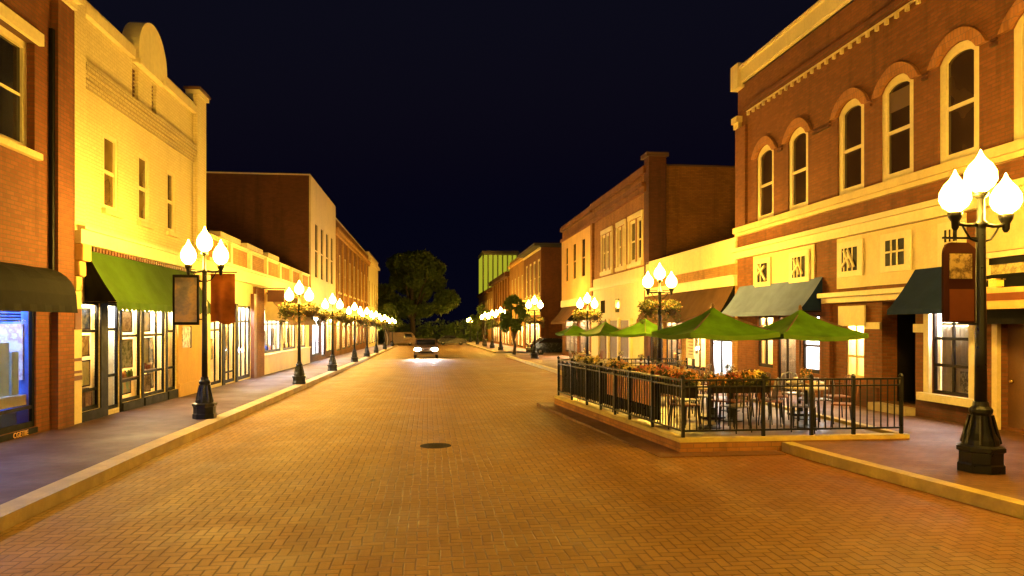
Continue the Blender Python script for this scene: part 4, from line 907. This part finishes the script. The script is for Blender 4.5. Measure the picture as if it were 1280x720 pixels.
cloth_on_side('fence_cloth', 'tan cloth hung over the black cloth inside the street side railing', .165, .52, .36, .80, 'tan', inw*.045, .012, 50)

def table_proto(mat):
    r = empty('cafe_table', (0,0,0))
    MB().lathe([(.36,.71),(.37,.72),(.37,.735),(.36,.745)], n=28).build('tabletop', M[mat], r)
    MB().tube([(0,0,.03),(0,0,.71)], .03, 10).build('pedestal', M['black'], r)
    m = MB().lathe([(.22,0),(.22,.015),(.06,.035),(.03,.06)], n=20); m.build('foot', M['black'], r)
    return r
def chair_proto(mat):
    r = empty('cafe_chair', (0,0,0))
    m = MB(); m.obox((0,0,.455), (.2,0,0), (0,.2,0), (0,0,.015)); m.build('seat', M[mat], r, bevel=.02)
    b = MB(); b.tube([(-.18,.19,.46),(-.19,.23,.70),(-.15,.25,.84),(0,.26,.88),(.15,.25,.84),(.19,.23,.70),(.18,.19,.46)], .014, 6)
    for x in (-.09, 0, .09): b.tube([(x,.20,.47),(x,.245,.86)], .009, 6)
    b.build('backrest', M[mat], r, smooth=True)
    for sx in (-1, 1):
        for sy in (-1, 1): MB().tube([(sx*.17,sy*.17,.445),(sx*.19,sy*.2,0)], [.014,.011], 6).build('leg', M['black'], r)
    return r
TP, CP, CP2 = table_proto('tabletop'), chair_proto('chair_r'), chair_proto('steel')
T = [(5.15,12.75,'near the front railing corner'),(6.95,12.6,'behind the front railing'),(4.75,14.9,'beside the street side railing'),(6.6,15.2,'in mid platform'),(4.45,17.1,'at the far street corner'),(6.3,17.4,'at the far pavement corner'),
     (5.95,13.6,'between the two front tables'),(7.55,13.7,'below the right lime umbrella'),(7.7,25.5,'under the darker green umbrella'),(7.9,29.0,'near the second small umbrella'),(8.0,36.0,'near the farthest umbrella')]
fT = fC = fD = True; pots = []
NC = lambda i: 4 if i < 8 else 2
for i, (x, y, wd) in enumerate(T):
    gz = zt-.05 if y < 20 else g(y)+.148
    o = TP if fT else copy_tree(TP); fT = False; o.location = (x, y, gz); tag(o, 'round pale topped cafe table '+wd, 'table', 'round cafe tables')
    for j in range(NC(i)):
        a = .6*i + j*2*PI/NC(i) + .4
        red = (i+j) % 2 == 0
        if red: o = CP if fC else copy_tree(CP); fC = False
        else: o = CP2 if fD else copy_tree(CP2); fD = False
        o.location = (x+.62*math.cos(a), y+.62*math.sin(a), gz); o.rotation_euler.z = a - PI/2
        sd = ['street','viewer','pavement','far'][int(((a+PI/4) % (2*PI))/(PI/2)) % 4] if False else ('right' if math.cos(a) > .5 else 'left' if math.cos(a) < -.5 else 'beyond' if math.sin(a) > 0 else 'in front')
        tag(o, '%s chair %s of the cafe table %s' % ('red brown' if red else 'pale metal', sd, wd), 'chair', 'metal cafe chairs')
    pots.append((x, y, gz+.745, wd))
def plant_pot(x, y, z, label, fl, rg, h=.16, n=60, group=None):
    r = empty('flower_pot', (x,y,z), label, 'flower pot', group)
    MB().lathe([(.045,0),(.06,.1),(.065,.11)], (x,y,z), 12).build('pot', M['terracotta'], r)
    MB().leaves([(x,y,z+.11+h*.45,.12,.12,h*.5)], n, .03, rg).build('foliage', M['leaf2'], r)
    MB().leaves([(x,y,z+.11+h*.7,.13,.13,h*.45)], n//2, .024, rg).build('blossom', M[fl], r)
for i, (x, y, z, wd) in enumerate(pots): plant_pot(x, y, z, 'small terracotta flower pot on the table '+wd, ['fl_wh','fl_or','fl_ye'][i % 3], random.Random(50+i), group='flower pots on the cafe tables')
for i, (x, y, z, wd) in enumerate(pots):
    for k, sd in enumerate(('left','right')):
        a = .9*i+PI*k+2.6; r = empty('coffee_cup', (x+.2*math.cos(a), y+.2*math.sin(a), z), 'white cup %s on the table %s' % (sd if math.cos(a) * (1 if k else -1) > 0 else sd, wd), 'cup', 'white cups on the cafe tables')
        c = ORG[r.name]; MB().lathe([(.03,0),(.075,.012),(.078,.016)], c, 14).build('saucer', M['fl_wh'], r); MB().lathe([(.025,.017),(.04,.05),(.045,.085)], c, 14).build('cup', M['fl_wh'], r)
def planter(c, d, L, z, label, flowers, h, seed, low=False, box='frame_dk', hb=.2, n=500):
    d = Vector((d[0], d[1], 0)).normalized(); nv = Vector((-d.y, d.x, 0)); rg = random.Random(seed)
    r = empty('flower_box', (c[0], c[1], z), label, 'flower box', 'flower boxes along the cafe railing')
    m = MB().obox((c[0],c[1],z+hb/2), d*L/2, nv*.1, Vector((0,0,hb/2))); m.build('trough', M[box], r)
    bl = []; fl = {k: [] for k in flowers}; k = max(4, int(L/.22))
    for i in range(k):
        p = Vector((c[0],c[1],0))+d*(L*((i+.5)/k-.5)); hh = h*rg.uniform(.65,1.15)
        bl.append((p.x, p.y, z+hb+hh*.4, .16, .15, hh*.5)); q = flowers[rg.randrange(len(flowers))]
        fl[q].append((p.x+rg.uniform(-.05,.05), p.y+rg.uniform(-.05,.05), z+hb+hh*.6, .17, .16, hh*.5))
    MB().leaves(bl, n, .05, rg).build('foliage', M['leaf2'], r)
    for q, b in fl.items():
        if b: MB().leaves(b, int(n*.8*len(b)/k), .038, rg).build('blossom', M[q], r)
for i, t in enumerate((.10, .28, .46, .64, .82)):
    p = SA+Sd*t + nn*inw*.24
    planter((p.x, p.y), Sd, 1.15, zt+.62, ['flower box of red and orange blooms nearest the front corner on the street side railing','flower box of orange and red blooms above the front end of the tan cloth','flower box of mixed yellow blooms above the far end of the tan cloth','flower box of pale yellow blooms above the black fence cloth','flower box of white and yellow blooms at the far end of the street side railing'][i],
            [['fl_red','fl_or'],['fl_or','fl_red'],['fl_ye','fl_or'],['fl_ye','fl_wh'],['fl_wh','fl_ye']][i], .24, 70+i, n=420)
0 and planter((7.35, 12.0), (1,0), .9, zt+.30, 'flower box of dark red blooms on the right bay of the front railing', ['fl_red','fl_or'], .3, 99, hb=.18, n=300)
planter((5.2, 11.62), (1,0), 1.0, zt+.70, 'flower box of orange blooms along the top of the front railing', ['fl_or','fl_ye','fl_red'], .22, 98, hb=.12, n=500)

# ------------------------------------------------------------------ UMBRELLAS
def umbrella(x, y, gz, apex, half, label, rot=0.0, mat='umb', drop=.50):
    r = empty('cafe_umbrella', (x,y,gz), label, 'umbrella', 'lime green cafe umbrellas')
    c = MB(); n = 4; steps = 6; H = apex; zr = apex-drop
    cor = [Vector((half*math.sqrt(2)*math.cos(PI/4+PI/2*k+rot), half*math.sqrt(2)*math.sin(PI/4+PI/2*k+rot), 0)) for k in range(4)]
    def Q(k, i, j):   # k panel, i ring 0..steps, j across 0..steps
        t = i/steps; e = cor[k].lerp(cor[(k+1)%4], j/steps); sag = .05*math.sin(PI*j/steps)*t
        z = H-drop*(t**.85) - .05*math.sin(PI*t) - sag*1.3*t; return (x+e.x*t, y+e.y*t, z)
    for k in range(4):
        for i in range(steps):
            for j in range(steps): c.quad(Q(k,i,j), Q(k,i,j+1), Q(k,i+1,j+1), Q(k,i+1,j))
    c.build('canopy', M[mat], r)
    v = MB()
    for k in range(4):
        for j in range(steps):
            a, b = Q(k,steps,j), Q(k,steps,j+1); v.quad(a, b, (b[0],b[1],b[2]-.09), (a[0],a[1],a[2]-.09))
    v.build('valance', M['umb_dk'], r)
    MB().tube([(x,y,gz),(x,y,H+.02)], .024, 10).build('pole', M['wood'], r); MB().lathe([(.05,H-.01),(.03,H+.03),(.035,H+.06),(.005,H+.1)], (x,y,0), 10).build('finial', M['wood'], r)
    for k in range(4): MB().bar((x,y,H-.06), (x+cor[k].x*.96, y+cor[k].y*.96, zr-.02), .02).build('rib', M['wood'], r)
    MB().lathe([(.26,0),(.26,.05),(.07,.08),(.05,.22)], (x,y,gz), 18).build('base', M['black'], r)
umbrella(5.72, 14.0, zt-.05, 2.44, .93, 'large lime green umbrella in the middle of the cafe platform', .09)
umbrella(7.75, 14.3, zt-.05, 2.41, .92, 'lime green umbrella at the right of the platform below the grey awning', .06)
umbrella(7.45, 24.2, g(24)+.148, 2.30, .86, 'darker green umbrella on the pavement just left of the large lime one', .5)
umbrella(7.6, 30.4, g(30)+.148, 2.22, .82, 'second green umbrella along the pavement below the lamp glow', .3)
umbrella(7.67, 37.3, g(37)+.148, 2.12, .82, 'farthest and smallest green umbrella on the pavement', .1)

# ------------------------------------------------------------------ TREES
def tree(x, y, h, rad, label, name='leafy_tree', seed=1, n=5200, size=.34, zc=.55):
    rg = random.Random(seed); z = g(y)+.1; r = empty(name, (x,y,z), label, 'tree')
    t = MB(); t.tube([(x,y,z-.2),(x+.1,y,z+h*.15),(x-.1,y,z+h*.35),(x,y,z+h*.6)], [h*.035,h*.028,h*.022,h*.01], 10)
    bl = []
    for k in range(26):
        a = rg.uniform(0, 2*PI); e = rg.uniform(-.55, 1); rr = rad*math.sqrt(max(.05, 1-e*e))*rg.uniform(.45, .95)
        c = (x+rr*math.cos(a), y+rr*math.sin(a), z+h*zc+e*h*.40); q = rad*rg.uniform(.22,.40); bl.append((*c, q, q, q*.75))
        if k < 12: t.tube([(x,y,z+h*rg.uniform(.2,.4)), tuple((Vector((x,y,z+h*.4))+Vector(c))/2), c], [h*.012,h*.008,h*.003], 6)
    t.build('trunk', M['bark'], r, smooth=True)
    MB().leaves(bl, n, size, rg).build('crown', M['leaf'], r)
tree(-2.6, 121, 15.0, 6.2, 'large dark leafy tree closing the end of the street', seed=4, n=11000, size=.42, zc=.52)
tree(-8.5, 124, 9, 4, 'smaller dark tree left of the large tree', seed=5, n=2600, size=.4)
tree(12, 132+24, 7, 3.4, 'low tree behind the far right row', seed=8, n=1500, size=.4) if False else None
tree(7.4, 62.0, 4.6, 1.25, 'small street tree on the right pavement by the side street', 'street_tree', 9, 2200, .16, .66)
tree(7.4, 97.0, 5.2, 1.6, 'small street tree far along the right pavement', 'street_tree', 10, 1500, .18, .66)
tree(-5.4, 99.0, 5.0, 1.7, 'small street tree by the left end building', 'street_tree', 11, 1500, .18, .66)
hd = MB().leaves([(x, 128+rnd.uniform(-2,2), g(120)+1.8, 3, 1.6, 2.3) for x in range(-30, 34, 4)], 7000, .35, random.Random(12)); tag(hd.build('hedge', M['leaf']), 'dark hedge behind the tree at the end of the street', 'hedge')

# ------------------------------------------------------------------ VEHICLES
def car(x, y, yaw, label, paint='carpaint', van=False, lights=True, name='car'):
    r = empty(name, (0,0,0)); L, Wd = 4.4, 1.78
    prof = [(-2.15,.30),(-2.2,.62),(-2.08,.84),(-1.05,.98),(-.35,1.42),(1.0,1.45),(1.75,1.02),(2.12,.95),(2.2,.6),(2.15,.30)] if not van else [(-2.4,.32),(-2.45,.8),(-2.2,1.05),(-1.7,1.75),(-1.4,1.95),(2.3,1.98),(2.42,1.6),(2.42,.32)]
    m = MB(); secs = [(-Wd/2,.90,.0),(-Wd/2+.10,1.0,.02),(Wd/2-.10,1.0,.02),(Wd/2,.90,.0)]; k = len(prof)
    for xs, sc, _ in secs:
        for yy, z in prof: m.v.append((xs*(1 if z < .99 else .86), yy*(1 if sc == 1 else .985), .3+(z-.3)*(1 if sc == 1 else .97)))
    for s_ in range(3):
        for i in range(k): j = (i+1) % k; m.f.append((s_*k+i, s_*k+j, (s_+1)*k+j, (s_+1)*k+i))
    m.f.append(tuple(range(k))); m.f.append(tuple(range(3*k, 4*k))[::-1]); m.build('body', M[paint], r, bevel=.04)
    wz = [(-.98,1.02),(-.42,1.39)] if not van else [(-2.13,1.12),(-1.72,1.72)]
    w = MB().quad(*[(sx*.68, yy-.03, z+.015) for sx, (yy, z) in ((-1,wz[0]),(1,wz[0]),(1,wz[1]),(-1,wz[1]))]); w.build('windscreen', M['gdark'], r)
    for sx in (-1, 1):
        pts = [(-.75,1.04),(-.3,1.36),(.95,1.38),(1.5,1.06)] if not van else [(-1.75,1.15),(-1.5,1.7),(-.5,1.75),(-.5,1.15)]
        MB().quad(*[(sx*(.79+.02 if z > 1.2 else .86), yy, z) for yy, z in pts]).build('side_window', M['gdark'], r)
        for yy in (-1.35, 1.35):
            t = MB().lathe([(.18,-.1),(.31,-.1),(.33,-.05),(.33,.07),(.31,.1),(.18,.1)], n=20); t.v = [(sx*.80+c*.9, yy+a, .33+b) for a, b, c in t.v]; wh = t.build('tyre', M['tyre'], r)
            t = MB().lathe([(.17,-.08),(.19,.08),(.05,.11)], n=12); t.v = [(sx*.80+sx*c*.95, yy+a, .33+b) for a, b, c in t.v]; t.build('rim', M['chrome'], wh)
        hl = MB().lathe([(.16,0),(.17,.02),(.13,.05),(.03,.07)], n=14); hl.v = [(sx*.62+a*1.3, -2.16-c*.9 - (.25 if van else 0), .70+b*.8) for a, b, c in hl.v]; hl.build('headlight', M['head'] if lights else M['chrome'], r)
        MB().box(sx*.66-.14, sx*.66+.14, 2.17+(.23 if van else 0), 2.215+(.23 if van else 0), .72, .86).build('tail_light', M['tail'], r)
    MB().box(-.55,.55,-2.225-(.23 if van else 0),-2.17-(.23 if van else 0),.42,.56).build('grille', M['frame_bk'], r)
    r.location = (x, y, g(y)); r.rotation_euler.z = yaw; tag(r, label, 'van' if van else 'car')
    return r
car(-.15, 55.5, 0, 'brown car with dazzling white headlights coming down the street', 'carpaint3')
car(10.6, 60.6, PI/2+.1, 'dark parked car in the mouth of the right side street', lights=False)
car(-4.0, 109, PI/2, 'pale van crossing at the end of the street beside the tree', 'carpaint2', True, False, name='van')
car(3.6, 110.5, PI/2, 'dark parked car under the right side of the large tree', lights=False)

# ------------------------------------------------------------------ CAMERA, SKY, LIGHT
cam = bpy.data.cameras.new('camera'); co = bpy.data.objects.new('camera', cam); COL.objects.link(co); S.camera = co
co.location = (0, 0, 2.1); co.rotation_euler = (PI/2, 0, -math.radians(6.65)); cam.sensor_width = 36; cam.lens = 36*900/1280; cam.shift_y = 45/1280; cam.clip_end = 2000; cam.clip_start = .05
w = bpy.data.worlds.new('World'); S.world = w; w.use_nodes = True; nt = w.node_tree; bg = nt.nodes['Background']
sk = nt.nodes.new('ShaderNodeTexSky'); sk.sky_type = 'NISHITA'; sk.sun_disc = False; sk.sun_elevation = math.radians(-4.5); sk.sun_rotation = math.radians(200); sk.altitude = 200
ad = nt.nodes.new('ShaderNodeMix'); ad.data_type = 'RGBA'; ad.blend_type = 'ADD'; ad.inputs[0].default_value = 1; ad.inputs[7].default_value = (.0048,.0048,.021,1)
nt.links.new(sk.outputs[0], ad.inputs[6]); nt.links.new(ad.outputs[2], bg.inputs[0]); bg.inputs[1].default_value = .06
sl = bpy.data.lights.new('moonlight', 'SUN'); sl.energy = .004; sl.angle = math.radians(.5); sl.color = (.8,.86,1); so = bpy.data.objects.new('moonlight', sl); COL.objects.link(so); so.rotation_euler = (math.radians(50), 0, math.radians(200))
S.view_settings.view_transform = 'Standard'; S.view_settings.look = 'None'; S.view_settings.exposure = 2.32; S.view_settings.gamma = 1
cy = S.cycles; cy.use_denoising = True; cy.max_bounces = 6; cy.diffuse_bounces = 3; cy.glossy_bounces = 3; cy.transparent_max_bounces = 12; cy.transmission_bounces = 4; cy.sample_clamp_indirect = 6; cy.sample_clamp_direct = 0; cy.caustics_reflective = False; cy.caustics_refractive = False
try: cy.use_light_tree = True; cy.denoiser = 'OPENIMAGEDENOISE'
except Exception: pass
